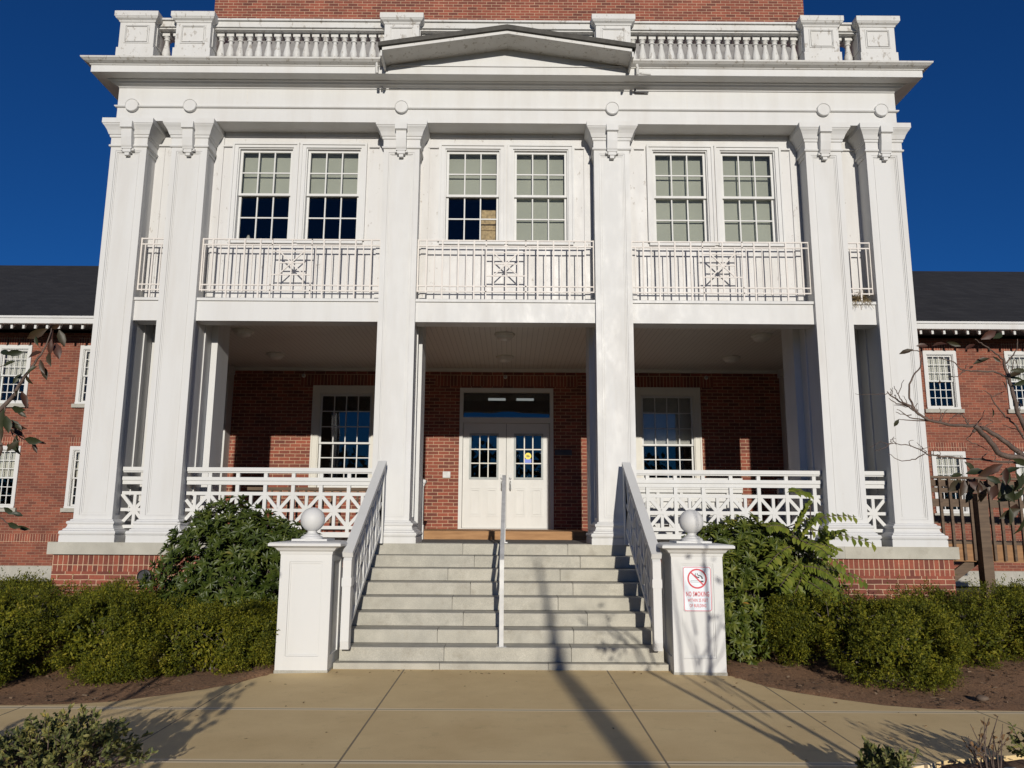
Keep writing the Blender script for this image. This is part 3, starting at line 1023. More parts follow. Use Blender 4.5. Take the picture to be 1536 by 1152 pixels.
# balcony slab and porch ceiling
m = MB()
m.box(-5.86, 5.86, 10.79, YU - 0.003, 4.36, 4.655)
m.box(-5.86, 5.86, 10.765, YU - 0.002, 4.655, 4.695)
m.build("balcony_slab", M['white'], por)
m = MB(); m.box(-5.86, 5.86, YU, YW - 0.003, 4.60, 4.66)
m.build("porch_ceiling", M['ceiling'], por)
m = MB(); m.box(-5.54, 5.54, YW - 0.06, YW - 0.002, 4.53, 4.599); m.box(-5.54, 5.54, YU + 0.02, YU + 0.09, 4.53, 4.599)
m.box(-5.86, 5.86, YU - 0.002, YU + 0.02, 4.362, 4.60)
m.build("ceiling_trim", M['cream'], por)

# entablature and cornice
EC, EH = 13.09, 2.39                          # ring centre and half depth: front at 10.70
m = MB()
m.ring(0, EC, 5.83, EH, [(0, 7.40), (0, 7.605), (0.022, 7.610), (0.034, 7.622), (0.034, 7.636), (0.012, 7.648), (0, 7.65), (0, 7.93)])
ent = m.build("entablature", M['white'], por)
m = MB()
for x0 in (-3.9, -1.15, 2.7):
    m.box(x0, x0 + 0.004, 10.698, 10.705, 7.655, 7.925)
m.build("board_joint", M['cream'], ent)
m = MB()
m.ring(0, EC, 5.81, EH, [(0.001, 7.925), (0.018, 7.93), (0.022, 7.942), (0.040, 7.946), (0.055, 7.955), (0.085, 7.965), (0.105, 7.985), (0.130, 7.992), (0.138, 8.005), (0.30, 8.010), (0.30, 8.115), (0.16, 8.125), (0.02, 8.16)])
cor = m.build("cornice", M['white'], por)
yf = 10.70 - 0.30
crown = [(yf + 0.05, 8.117), (yf - 0.012, 8.117), (yf - 0.02, 8.13), (yf - 0.04, 8.137), (yf - 0.075, 8.152), (yf - 0.098, 8.170), (yf - 0.110, 8.178), (yf - 0.115, 8.20), (yf + 0.05, 8.215)]
for s in (-1, 1):                            # crown moulding with a mitred corner
    m = MB()
    for y, z in crown:
        out = yf - y
        xe = s * (5.81 + 0.30 + out)
        m.v += [(s * 1.76, y, z), (xe, y, z), (xe, 15.45, z)]
    n = len(crown)
    for i in range(n - 1):
        for k in range(2):
            m.f.append((i * 3 + k, i * 3 + k + 1, (i + 1) * 3 + k + 1, (i + 1) * 3 + k))
    m.f.append(tuple(i * 3 for i in range(n)))
    m.build("crown_moulding", M['old_white'], cor)
m = MB(); m.box(-6.1, 6.1, 10.45, 15.46, 8.12, 8.205)
m.build("flat_roof", M['grey_metal'], por)
for i, x in enumerate((-5.60, -4.735, -1.575, 1.575, 4.735, 5.60)):
    m = MB()
    m.lathe([(0.100, -0.02), (0.100, 0.045), (0.094, 0.052), (0.090, 0.048), (0.086, 0.042), (0.02, 0.042)], (x, 10.70, 7.635), 30, 'Y')
    m.build("roundel", M['white'], ent, smooth=35)

# small pipes out of the gutter
for x in (-1.90, 1.90):
    m = MB()
    m.tube([(x, 10.33, 8.13), (x, 10.30, 8.05), (x, 10.32, 7.97)], 0.022, 8)
    if x > 0:
        m.tube([(x, 10.33, 8.00), (x + 0.2, 10.35, 7.995)], 0.016, 8)
    m.build("drain_pipe", M['old_white'], por, smooth=40)
    m = MB()
    m.tube([(x + 0.02, 10.66, 8.0), (x + 0.02, 10.66, 7.90)], 0.013, 8)
    if x > 0:
        m.tube([(x + 0.02, 10.66, 7.90), (x + 0.22, 10.665, 7.895)], 0.013, 8)
    m.build("pipe_elbow", M['dark_metal'], por, smooth=40)

# pediment
m = MB()
m.prism([(-1.745, 8.0), (1.745, 8.0), (1.745, 8.125), (0, 8.41), (-1.745, 8.125)], 10.388, 10.90, 'XZ')
ped = m.build("pediment", M['white'], por)
m = MB(); m.box(-1.70, 1.70, 10.372, 10.39, 8.118, 8.136)
for x in (-1.3, -0.45, 0.4, 1.2):
    m.box(x, x + 0.003, 10.386, 10.39, 8.14, 8.20)
m.build("fillet", M['white'], ped)
m = MB()
prof = [(-1.80, 8.125), (0, 8.400), (1.80, 8.125), (1.80, 8.175), (0, 8.452), (-1.80, 8.175)]
m.prism(prof, 10.00, 10.80, 'XZ')
for s in (-1, 1):
    m.box(*sorted((s * 1.80, s * 1.775)), 10.0, 10.39, 8.04, 8.17)
    for k in range(6):
        x = s * (0.15 + k * 0.28)
        z = 8.400 - 0.1528 * abs(x)
        m.box(x, x + 0.006, 10.02, 10.385, z - 0.0045, z + 0.01)
m.build("pediment_soffit", M['old_white'], ped)
m = MB()
prof = [(-1.83, 8.172), (0, 8.450), (1.83, 8.172), (1.83, 8.236), (0, 8.522), (-1.83, 8.236)]
m.prism(prof, 9.965, 10.84, 'XZ')
m.build("pediment_roof", M['shingle'], ped)

# parapet
YP = 10.74
XP = (-5.67, -4.81, -1.62, 1.62, 4.81, 5.67)
m = MB(); m.box(-5.95, 5.95, YP + 0.02, YP + 0.52, 8.20, 8.47)
m.build("parapet_base", M['old_white'], por)
m = MB()
m.box(-0.265, 0.265, YP, YP + 0.53, 8.21, 9.08)
m.box(-0.285, 0.285, YP - 0.02, YP + 0.55, 8.21, 8.62)
m.panel_front(-0.19, 0.19, 8.70, 9.01, YP, 0.016, 0.010)
m.panel_front(-0.165, 0.165, 8.725, 8.985, YP, 0.008, 0.014)
for s in (-1, 1):
    xa, xb = sorted((s * 0.263, s * 0.275))
    m.box(xa, xb, YP + 0.08, YP + 0.10, 8.70, 9.01); m.box(xa, xb, YP + 0.43, YP + 0.45, 8.70, 9.01)
    m.box(xa, xb, YP + 0.10, YP + 0.43, 8.99, 9.01); m.box(xa, xb, YP + 0.10, YP + 0.43, 8.70, 8.72)
p0 = m.build("pedestal", M['old_white'], por)
c = MB(); c.ring(0, YP + 0.265, 0.265, 0.265, [(0.01, 9.05), (0.02, 9.075), (0.05, 9.095), (0.062, 9.115), (0.068, 9.12), (0.068, 9.20), (0.05, 9.215), (-0.2, 9.245)])
c.build("cap", M['old_white'], p0)
l0 = p0.location.copy()
for i, x in enumerate(XP):
    o = p0 if i == 0 else copy_tree(p0, por)
    o.location = l0 + Vector((x, 0, 0))
for i in range(5):
    a, b = XP[i] + 0.265, XP[i + 1] - 0.265
    m = MB()
    m.box(a, b, YP + 0.10, YP + 0.43, 9.055, 9.15); m.box(a, b, YP + 0.07, YP + 0.46, 9.15, 9.18); m.box(a, b, YP + 0.13, YP + 0.40, 9.03, 9.055)
    m.build("parapet_rail", M['old_white'], por)
q = MB()
zb, H = 8.47, 0.562
q.box(-0.058, 0.058, YP + 0.207, YP + 0.323, zb, zb + 0.075)
q.box(-0.056, 0.056, YP + 0.209, YP + 0.321, zb + H - 0.065, zb + H)
prof_ = [(0.046, 0.075), (0.050, 0.083), (0.042, 0.095), (0.030, 0.108), (0.036, 0.122), (0.047, 0.145), (0.053, 0.175), (0.050, 0.205), (0.041, 0.245), (0.030, 0.295), (0.025, 0.330), (0.028, 0.345),
         (0.040, 0.352), (0.040, 0.364), (0.030, 0.370), (0.034, 0.385), (0.044, 0.395), (0.044, 0.401)]
q.lathe([(r_ * 1.18, 0.075 + (h_ - 0.075) * (H - 0.139) / 0.326) for r_, h_ in prof_], (0, YP + 0.265, zb), 14)
b0 = q.build("baluster", M['old_white'], por, smooth=40)
l0 = b0.location.copy()
used = False
for i in range(5):
    a, b = XP[i] + 0.265, XP[i + 1] - 0.265
    n = max(2, round((b - a) / 0.152))
    for k in range(n):
        o = b0 if not used else b0.copy()
        if used:
            COL.objects.link(o)
        used = True
        o.location = l0 + Vector((a + (b - a) * (k + 0.5) / n, 0, 0))

# ---- balcony railings (thin iron)
def balcony_rail(x0, x1, star=None, y=10.82):
    t = 0.018
    r = MB()
    for z in (5.60, 5.515, 4.905, 4.825):
        r.box(x0, x1, y - t / 2, y + t / 2, z - t / 2, z + t / 2)
    for x in (x0 + 0.012, x1 - 0.012):
        r.box(x - 0.011, x + 0.011, y - 0.011, y + 0.011, 4.815, 5.611)
    rail = r.build("balcony_railing", M['iron_white'], por)
    cx = star if star is not None else (x0 + x1) / 2
    n = int((x1 - x0) / 2 / 0.113) + 1
    for k in range(-n, n + 1):
        x = cx + k * 0.116
        if x < x0 + 0.03 or x > x1 - 0.03:
            continue
        longp = k % 2 == 0
        if star is not None and abs(k) < 3:
            continue
        p = MB()
        th = 0.022 if longp else 0.014
        p.box(x - th / 2, x + th / 2, y - th / 2, y + th / 2, 4.70 if (longp and k % 4 == 0) else 4.80, 5.61 if longp else 5.52)
        p.build("picket", M['iron_white'], rail)
    if star is not None:
        o = MB()
        t = 0.018
        zt, zm, zb = 5.42, 5.245, 5.065
        for xx in (cx - 0.29, cx + 0.29):
            o.box(xx - t / 2, xx + t / 2, y - t / 2, y + t / 2, 4.70, 5.61)
        for xx in (cx - 0.18, cx, cx + 0.18):
            o.box(xx - t / 2, xx + t / 2, y - t / 2 + .001, y + t / 2 - .001, 4.82, 5.61 if xx == cx else 5.52)
        for z in (zt, zb):
            o.box(cx - 0.29, cx + 0.29, y - 0.006, y + 0.006, z - t / 2, z + t / 2)
        o.box(cx - 0.18, cx + 0.18, y - 0.007, y + 0.007, zm - t / 2, zm + t / 2)
        o.bar((cx - 0.18, y - 0.004, zb), (cx + 0.18, y - 0.004, zt), 0.016, t, (0, 1, 0))
        o.bar((cx - 0.18, y + 0.003, zt), (cx + 0.18, y + 0.003, zb), 0.016, t, (0, 1, 0))
        o.build("star_ornament", M['iron_white'], rail)


for a, b, c in ((-5.345, -4.975, None), (-4.445, -1.825, -3.13), (-1.295, 1.295, 0.0), (1.825, 4.445, 3.17), (4.975, 5.345, None)):
    balcony_rail(a, b, c)

# ---- porch railings (wooden fret)
def fret_rail(mb, x0, x1, y, phase, zb=0.0, stubs=True):
    def bx(a, b, c, d, e, f):
        mb.box(max(a, x0), min(b, x1), c, d, e + zb, f + zb)
    bx(x0, x1, y - 0.055, y + 0.055, 2.215, 2.270); bx(x0, x1, y - 0.035, y + 0.035, 2.195, 2.215)
    bx(x0, x1, y - 0.05, y + 0.05, 2.085, 2.135); bx(x0, x1, y - 0.033, y + 0.033, 2.030, 2.085)
    t = 0.022
    bx(x0, x1, y - t, y + t, 1.885, 1.932); bx(x0, x1, y - t + .001, y + t - .001, 1.658, 1.702); bx(x0, x1, y - t, y + t, 1.425, 1.470)
    bx(x0, x1, y - 0.03, y + 0.03, 1.315, 1.385)
    mod = 0.39
    k0 = math.floor((x0 - phase) / mod) - 1
    for k in range(k0, k0 + int((x1 - x0) / mod) + 4):
        xp = phase + k * mod
        if x0 < xp - 0.02 and xp + 0.02 < x1:
            mb.box(xp - 0.024, xp + 0.024, y - 0.026, y + 0.026, 1.36 + zb, 1.98 + zb)
            mb.box(xp - 0.025, xp + 0.025, y - 0.025, y + 0.025, 1.9 + zb, 2.205 + zb)
        xm = xp + mod / 2
        if x0 < xm - 0.02 and xm + 0.02 < x1:
            mb.box(xm - 0.021, xm + 0.021, y - 0.020, y + 0.020, 1.44 + zb, 1.91 + zb)
        for za, zc in ((1.455, 1.905), (1.905, 1.455)):
            p, q = Vector((xp, y, za + zb)), Vector((xp + mod, y, zc + zb))
            ta = max(0.0, (x0 - p.x) / mod); tb = min(1.0, (x1 - p.x) / mod)
            if tb - ta > 0.05:
                dy = 0.003 if za < zc else -0.003
                off = Vector((0, dy, 0))
                mb.bar(p + (q - p) * ta + off, p + (q - p) * tb + off, 0.034, 0.046, (0, 1, 0))


for a, b, ph in ((-5.345, -4.975, -5.355), (-4.445, -1.825, -2.96), (1.825, 4.445, 2.40), (4.975, 5.345, 4.965)):
    m = MB()
    fret_rail(m, a, b, 10.95, ph)
    m.build("porch_railing", M['rail_white'], por)

# ------------------------------------------------------------------ stone steps
rs = random.Random(7)
st = thing("stone_steps", "grey granite entrance steps rising between the two white piers to the doors", "steps", (0, 8.6, 0))
m = MB()
for a, b in ((-1.785, -0.66), (-0.655, 0.50), (0.505, 1.785)):
    m.box(a, b, 8.60, 8.99, -0.05, 0.062)
m.build("bottom_slab", M['granite'], st)
D1, TR, ZB, RI = 8.70, 0.272, 0.212, 0.1483
joints = [(-0.62, 0.75), (-0.72, 0.80), (-0.45, 0.98), (-0.60, 0.66), (-0.40, 0.86), (-0.70, 0.72), (-0.38, 1.0), (-0.55, 0.86)]
for k in range(8):
    y0, zt = D1 + k * TR, ZB + k * RI
    cuts = [-1.75, joints[k][0], joints[k][1], 1.75]
    m = MB()
    for i in range(3):
        dz, dy = rs.uniform(-0.003, 0.003), rs.uniform(-0.005, 0.005)
        a, b = cuts[i] + 0.004, cuts[i + 1] - 0.004
        yb = y0 + TR + 0.06 if k < 7 else 10.915
        # block with a slightly eased nosing
        m.prism([(y0 + dy, zt - RI + 0.004), (y0 + dy, zt - 0.014 + dz), (y0 + 0.004 + dy, zt - 0.004 + dz), (y0 + 0.014 + dy, zt + dz), (yb, zt + dz), (yb, zt - RI + 0.004)], a, b, 'YZ')
    m.build("step", M['granite'], st)
    m = MB(); m.box(-1.742, 1.742, y0 + 0.022, 10.9, zt - RI - 0.02, zt - 0.02)
    m.build("mortar_bed", M['mortar'], st)

# ------------------------------------------------------------------ wooden stair railings
def stair_railing(s):
    lab = ("white wooden stair railing between the left pier and the steps, sunlit on its face" if s < 0 else "white wooden stair railing beside the no smoking pier, seen on its shaded face")
    t = thing("stair_railing", lab, "railing", (s * 1.655, 8.55, 0.21), "railings up both sides of the steps")
    X = s * 1.655
    y0, z0, y1, z1 = 8.60, 1.255, 10.56, 2.325
    sl = (z1 - z0) / (y1 - y0)
    m = MB()
    m.bar((X, y0 - 0.12, z0 - 0.12 * sl), (X, y1, z1), 0.11, 0.055, (1, 0, 0))
    m.bar((X, y0 - 0.02, z0 - 0.055), (X, y1, z1 - 0.045), 0.055, 0.045, (1, 0, 0))
    m.build("handrail", M['rail_white'], t)
    m = MB()
    m.prism([(8.50, 0.215), (8.60, 0.215), (8.60, 1.18), (8.56, 1.215), (8.48, 1.13), (8.48, 0.30)], X - 0.045, X + 0.045, 'YZ')
    m.box(X - 0.052, X + 0.052, 8.475, 8.61, 0.86, 0.95)
    m.build("newel_post", M['rail_white'], t)
    m = MB(); m.box(X - 0.04, X + 0.04, 10.50, 10.58, 1.25, 2.26)
    m.build("top_post", M['rail_white'], t)
    lat = MB()
    off = lambda y, d: z0 + (y - y0) * sl - d
    lo = 0.86
    lat.bar((X, 8.55, off(8.55, lo)), (X, 10.54, off(10.54, lo)), 0.05, 0.05, (1, 0, 0))
    lat.bar((X, 8.58, off(8.58, 0.19)), (X, 10.54, off(10.54, 0.19)), 0.040, 0.04, (1, 0, 0))
    lat.bar((X, 8.58, off(8.58, 0.52)), (X, 10.54, off(10.54, 0.52)), 0.036, 0.036, (1, 0, 0))
    n = 5
    w = (10.52 - 8.60) / n
    for k in range(n + 1):
        y = 8.60 + k * w
        lat.box(X - 0.02, X + 0.02, y - 0.02, y + 0.02, off(y, lo), off(y, 0.02))
        if k < n:
            ym = y + w / 2
            lat.box(X - 0.017, X + 0.017, ym - 0.017, ym + 0.017, off(ym, lo), off(ym, 0.19))
            lat.bar((X + .003, y, off(y, lo)), (X + .003, y + w, off(y + w, 0.19)), 0.030, 0.036, (1, 0, 0))
            lat.bar((X - .003, y, off(y, 0.19)), (X - .003, y + w, off(y + w, lo)), 0.030, 0.036, (1, 0, 0))
    lat.build("lattice", M['rail_white'], t)


stair_railing(-1)
stair_railing(1)

hr = thing("metal_handrail", "slim grey metal handrail running up the middle of the stone steps", "handrail", (0, 8.75, 0.21))
m = MB()
m.bar((-0.005, 8.76, 1.12), (-0.005, 10.95, 2.17), 0.048, 0.04)
m.bar((-0.005, 8.76, 0.66), (-0.005, 10.95, 1.71), 0.028, 0.028)
m.build("rail", M['grey_metal'], hr)
for y, za, zb in ((8.76, 0.20, 1.13), (10.93, 1.25, 2.17)):
    m = MB(); m.box(-0.029, 0.019, y - 0.024, y + 0.024, za, zb)
    m.box(-0.06, 0.05, y - 0.05, y + 0.05, za, za + 0.016)
    m.build("post", M['grey_metal'], hr)

# ------------------------------------------------------------------ gate piers
def gate_pier(x, label):
    t = thing("gate_pier", label, "pier", (x, 8.67, 0), "white piers at the foot of the steps")
    h = 0.272
    m = MB()
    r = 0.014
    cy = 8.40 + h
    m.box(x - h + r, x + h - r, 8.40 + r, 8.40 + 2 * h - r, 0.0, 1.225)
    a = 0.10
    for (u0, u1, z0, z1) in ((-h, -h + a, 0, 1.224), (h - a, h, 0, 1.224), (-h + a, h - a, 1.12, 1.224), (-h + a, h - a, 0, 0.16)):
        m.box(x + u0, x + u1, 8.40, 8.40 + r + .002, z0, z1)
        for s in (-1, 1):
            xa, xb = sorted((x + s * h, x + s * (h - r - .002)))
            v0, v1 = 8.40 + h + u0 + .001, 8.40 + h + u1 - (.001 if u1 == h else 0)
            m.box(xa, xb, max(v0, 8.40 + r + .003) if u0 == -h else v0, v1, z0, z1)
    m.panel_front(x - h + a + .002, x + h - a - .002, 0.162, 1.118, 8.40 + r, 0.016, 0.008)
    m.build("shaft", M['rail_white'], t)
    m = MB(); m.box(x - h - 0.006, x + h + 0.006, 8.394, 8.40 + 2 * h + .006, -0.03, 0.022)
    m.build("footing", M['granite'], t)
    c = MB()
    c.ring(x, cy, h, h, [(0.004, 1.195), (0.010, 1.225), (0.030, 1.238), (0.048, 1.262), (0.068, 1.272), (0.105, 1.282), (0.110, 1.285), (0.110, 1.308), (0.095, 1.320), (-0.05, 1.332)])
    c.ring(x, cy, 0.19, 0.19, [(0.0, 1.318), (0.0, 1.352)])
    c.build("cap", M['rail_white'], t)
    b = MB()
    prof = [(0.118, 1.350), (0.120, 1.366), (0.108, 1.382), (0.090, 1.386), (0.088, 1.396), (0.060, 1.408), (0.048, 1.424), (0.050, 1.435)]
    R, zc = 0.131, 1.560
    for i in range(21):
        a_ = -1.22 + (math.pi / 2 + 1.22) * i / 20
        prof.append((max(0.001, R * math.cos(a_)), zc + R * math.sin(a_)))
    b.lathe(prof, (x, cy - 0.08, 0), 36)
    b.build("ball_finial", M['white'], t, smooth=50)
    return t


gate_pier(-2.075, "white panelled gate pier with ball top beside the dark rhododendron, bare of any sign")
gate_pier(2.065, "white panelled gate pier with ball top that carries the no smoking sign")

# ------------------------------------------------------------------ no smoking sign
sg = thing("no_smoking_sign", "small white and red no smoking sign fixed to the front of a pier", "sign", (2.06, 8.40, 0.86))
sx, sz, yy = 2.062, 0.862, 8.398


def rounded(w, h, r, n=6):
    pts = []
    for cx, cz, a0 in ((w - r, h - r, 0), (-w + r, h - r, 90), (-w + r, -h + r, 180), (w - r, -h + r, 270)):
        for i in range(n + 1):
            a = rad(a0 + 90 * i / n)
            pts.append((cx + r * math.cos(a), cz + r * math.sin(a)))
    return pts


def frame(mb, outer, inner, y0, y1):
    n = len(outer)
    for i in range(n):
        j = (i + 1) % n
        A, B, C_, D_ = outer[i], outer[j], inner[j], inner[i]
        mb.face([(A[0], y0, A[1]), (B[0], y0, B[1]), (C_[0], y0, C_[1]), (D_[0], y0, D_[1])])
        mb.face([(A[0], y0, A[1]), (B[0], y0, B[1]), (B[0], y1, B[1]), (A[0], y1, A[1])])
        mb.face([(D_[0], y0, D_[1]), (C_[0], y0, C_[1]), (C_[0], y1, C_[1]), (D_[0], y1, D_[1])])


sh_ = lambda pts: [(sx + a, sz + b) for a, b in pts]
m = MB(); m.prism(sh_(rounded(0.150, 0.230, 0.026)), yy, yy + 0.012, 'XZ')
m.build("plate", M['sign_white'], sg)
m = MB(); frame(m, sh_(rounded(0.146, 0.226, 0.024)), sh_(rounded(0.140, 0.220, 0.019)), yy - 0.0015, yy)
m.build("red_border", M['red'], sg)
m = MB()
cz = 0.105
circ = lambda r: [(sx + r * math.cos(2 * math.pi * i / 40), sz + cz + r * math.sin(2 * math.pi * i / 40)) for i in range(40)]
frame(m, circ(0.103), circ(0.087), yy - 0.003, yy)
m.bar((sx - 0.066, yy - 0.0025, sz + cz + 0.066), (sx + 0.066, yy - 0.0025, sz + cz - 0.066), 0.002, 0.014, (0, 1, 0))
m.build("prohibition_ring", M['red'], sg)
m = MB()
zc = sz + cz - 0.028
m.box(sx - 0.068, sx + 0.036, yy - 0.0010, yy, zc + 0.006, zc + 0.0085); m.box(sx - 0.068, sx + 0.036, yy - 0.0010, yy, zc - 0.0085, zc - 0.006)
m.box(sx - 0.068, sx - 0.0655, yy - 0.0010, yy, zc - 0.006, zc + 0.006)
m.box(sx + 0.036, sx + 0.066, yy - 0.0012, yy, zc - 0.0085, zc + 0.0085)
for pts in ([(-0.012, 0.055), (-0.022, 0.040), (-0.010, 0.022), (0.006, 0.014), (0.024, 0.012)], [(0.004, 0.058), (0.002, 0.044), (0.014, 0.034), (0.034, 0.030), (0.050, 0.018), (0.056, -0.004)]):
    P = [Vector((sx + a, yy - 0.0012, sz + cz + b)) for a, b in pts]
    for i in range(len(P) - 1):
        m.bar(P[i], P[i + 1], 0.0014, 0.006 + 0.0022 * i, (0, 1, 0))
m.build("cigarette_symbol", M['ink'], sg)


def words(txt, x, z, size, wide, mat_, parent, y, heavy=0.0):
    cu = bpy.data.curves.new("lettering", 'FONT')
    cu.body = txt
    cu.size = size
    cu.align_x = 'CENTER'
    cu.align_y = 'CENTER'
    cu.extrude = 0.0006
    cu.offset = heavy
    cu.space_character = 1.12
    cu.materials.append(mat_)
    tmp = bpy.data.objects.new("lettering_curve", cu)
    me = bpy.data.meshes.new_from_object(tmp)
    bpy.data.objects.remove(tmp)
    o = bpy.data.objects.new("lettering", me)
    COL.objects.link(o)
    o.parent = parent
    o.location = Vector((x, y, z)) - parent.location
    o.rotation_euler = (rad(90), 0, 0)
    o.scale = (wide, 1, 1)
    return o


words("NO SMOKING", sx, sz - 0.055, 0.070, 0.51, M['red'], sg, yy - 0.001, 0.0012)
words("WITHIN 25 FEET", sx, sz - 0.118, 0.047, 0.56, M['red'], sg, yy - 0.001, 0.0006)
words("OF BUILDING", sx, sz - 0.172, 0.047, 0.56, M['red'], sg, yy - 0.001, 0.0006)

# ------------------------------------------------------------------ fittings
def ceiling_light(x, y, label):
    t = thing("ceiling_light", label, "ceiling light", (x, y, 4.60), "round porch ceiling lights")
    m = MB(); m.lathe([(0.165, 0.0), (0.17, -0.025), (0.15, -0.05), (0.135, -0.052)], (x, y, 4.60), 32)
    m.build("rim", M['cream'], t, smooth=40)
    m = MB(); m.lathe([(0.138, -0.045), (0.133, -0.062), (0.105, -0.09), (0.055, -0.11), (0.002, -0.116)], (x, y, 4.60), 32)
    m.build("bowl", M['frosted'], t, smooth=60)


for px, py, lab in ((365, 503, "round bowl light on the porch ceiling, front one of the left bay"), (413, 537, "round bowl light on the porch ceiling, rear one of the left bay"),
                    (757, 508, "round bowl light on the porch ceiling, front one before the double doors"), (757, 541, "round bowl light on the porch ceiling, close above the double doors"),
                    (1142, 510, "round bowl light on the porch ceiling, front one of the right bay"), (1097, 542, "round bowl light on the porch ceiling, rear one of the right bay")):
    d = at(px, py, 10.0) - CAM
    p = CAM + d * ((4.52 - CAM.z) / d.z)
    ceiling_light(p.x, p.y, lab)

for px, py, lab in ((455, 563, "small round fitting on the dark brick above the left porch window"), (758, 565, "small round fitting on the brick directly above the door transom"), (1060, 566, "small round fitting on the dark brick above the right porch window")):
    p = at(px, py, YW - 0.05)
    t = thing("wall_fitting", lab, "wall fitting", (p.x, YW, p.z), "small round fittings on the porch wall")
    m = MB(); m.lathe([(0.040, 0.0), (0.040, 0.018), (0.03, 0.024)], (p.x, YW, p.z), 20, 'Y'); m.build("plate", M['cream'], t, smooth=40)
    m = MB(); m.lathe([(0.018, 0.02), (0.018, 0.055), (0.026, 0.06), (0.026, 0.066)], (p.x, YW, p.z), 14, 'Y'); m.build("nozzle", M['steel'], t, smooth=40)

p = at(670, 712, YW)
t = thing("card_reader", "small silver box on the brick to the left of the white doors", "box", (p.x, YW, p.z))
m = MB(); m.box(p.x - 0.075, p.x + 0.075, YW - 0.035, YW + 0.001, p.z - 0.062, p.z + 0.062); m.build("housing", M['steel'], t)
m = MB(); m.box(p.x - 0.06, p.x + 0.06, YW - 0.039, YW - 0.034, p.z - 0.045, p.z + 0.045); m.build("lid", M['steel'], t)
p = at(845, 679, YW)
t = thing("wall_plaque", "thin dark plaque on the shaded brick to the right of the doors", "plaque", (p.x, YW, p.z))
m = MB(); m.box(p.x - 0.17, p.x + 0.17, YW - 0.03, YW + 0.001, p.z - 0.05, p.z + 0.05)
m.build("board", M['dark_metal'], t)

# floodlight on the brick plinth
p = at(221, 864, 10.6)
t = thing("floodlight", "small dark round floodlight on the brick plinth above the yew hedge", "floodlight", (p.x, 10.66, p.z))
m = MB(); m.lathe([(0.030, 0.0), (0.030, 0.05), (0.075, 0.07), (0.088, 0.10), (0.090, 0.17), (0.080, 0.175), (0.078, 0.15)], (p.x, 10.66, p.z), 24, 'Y')
m.build("lamp_head", M['dark_metal'], t, smooth=40)
m = MB(); m.box(p.x - 0.055, p.x + 0.075, 10.52, 10.659, p.z - 0.125, p.z - 0.085)
m.build("bracket", M['white'], t)

# bird nest on the balcony
rn = random.Random(3)
m = MB()
for i in range(260):
    a = rn.uniform(0, 2 * math.pi)
    r = rn.uniform(0.03, 0.15)
    c = Vector((5.15 + r * math.cos(a), 10.93 + 0.7 * r * math.sin(a), 4.70 + rn.uniform(0.0, 0.17) * (0.4 + r / 0.15 * 0.6)))
    d = Vector((-math.sin(a) + rn.uniform(-.5, .5), math.cos(a) + rn.uniform(-.5, .5), rn.uniform(-.25, .25))).normalized() * rn.uniform(0.05, 0.12)
    m.tube([c - d, c + Vector((0, 0, rn.uniform(-.01, .015))), c + d], 0.0035, 3, cap=False)
for i in range(26):
    c = Vector((5.15 + rn.uniform(-.14, .14), 10.80 + rn.uniform(-.03, .05), 4.71))
    m.tube([c, c + Vector((rn.uniform(-.03, .03), -0.06, 0.0)), c + Vector((rn.uniform(-.05, .05), -0.075, rn.uniform(-.14, -.03)))], 0.003, 3, cap=False)
tag(m.build("bird_nest", M['straw']), "straggly bird nest of dry grass behind the balcony bars between the right pair of columns", "bird nest")

# timber landing before the doors and inner guard rails on the porch
t = thing("timber_landing", "low platform of orange lumber in front of the white double doors", "platform", (0, 13, FLOOR))
m = MB()
m.box(-1.62, 1.40, 12.80, 12.84, FLOOR, 1.345); m.box(-1.60, 1.38, 12.84, 15.46, FLOOR, 1.34)
m.build("skirt", M['new_wood'], t)
m = MB()
for k in range(19):
    m.box(-1.62, 1.40, 12.80 + k * 0.14, 12.80 + k * 0.14 + 0.134, 1.346, 1.384)
m.build("deck_board", M['new_wood'], t)
t = thing("guard_railing", "white guard railing with capped newel post left of the timber landing", "railing", (-1.38, 12.74, FLOOR))
m = MB(); m.box(-1.43, -1.33, 12.69, 12.79, FLOOR, 2.12); m.box(-1.445, -1.315, 12.675, 12.797, FLOOR, 1.48)
m.build("newel_post", M['rail_white'], t)
m = MB(); m.ring(-1.38, 12.74, 0.05, 0.05, [(0.012, 2.10), (0.02, 2.13), (0.035, 2.15), (0.04, 2.17), (0.04, 2.20), (-0.02, 2.22)]); m.build("cap", M['rail_white'], t)
m = MB(); m.box(-4.2, -1.43, 12.71, 12.77, 2.02, 2.07); m.box(-4.2, -1.43, 12.71, 12.77, 1.40, 1.45)
for k in range(17):
    m.box(-1.58 - k * 0.14, -1.55 - k * 0.14, 12.725, 12.755, 1.45, 2.02)
m.build("balustrade", M['old_wood'], t)
t = thing("guard_railing", "white boarded guard railing on the porch behind the right fret railing", "railing", (3.2, 13.0, FLOOR), None)
for a, b in ((1.95, 3.95), (4.55, 5.05)):
    m = MB()
    fret_rail(m, a, b, 13.0, a + 0.2, 0.0)
    m.box(a, b, 13.03, 13.05, 1.50, 2.10)
    m.build("balustrade", M['rail_white'], t)

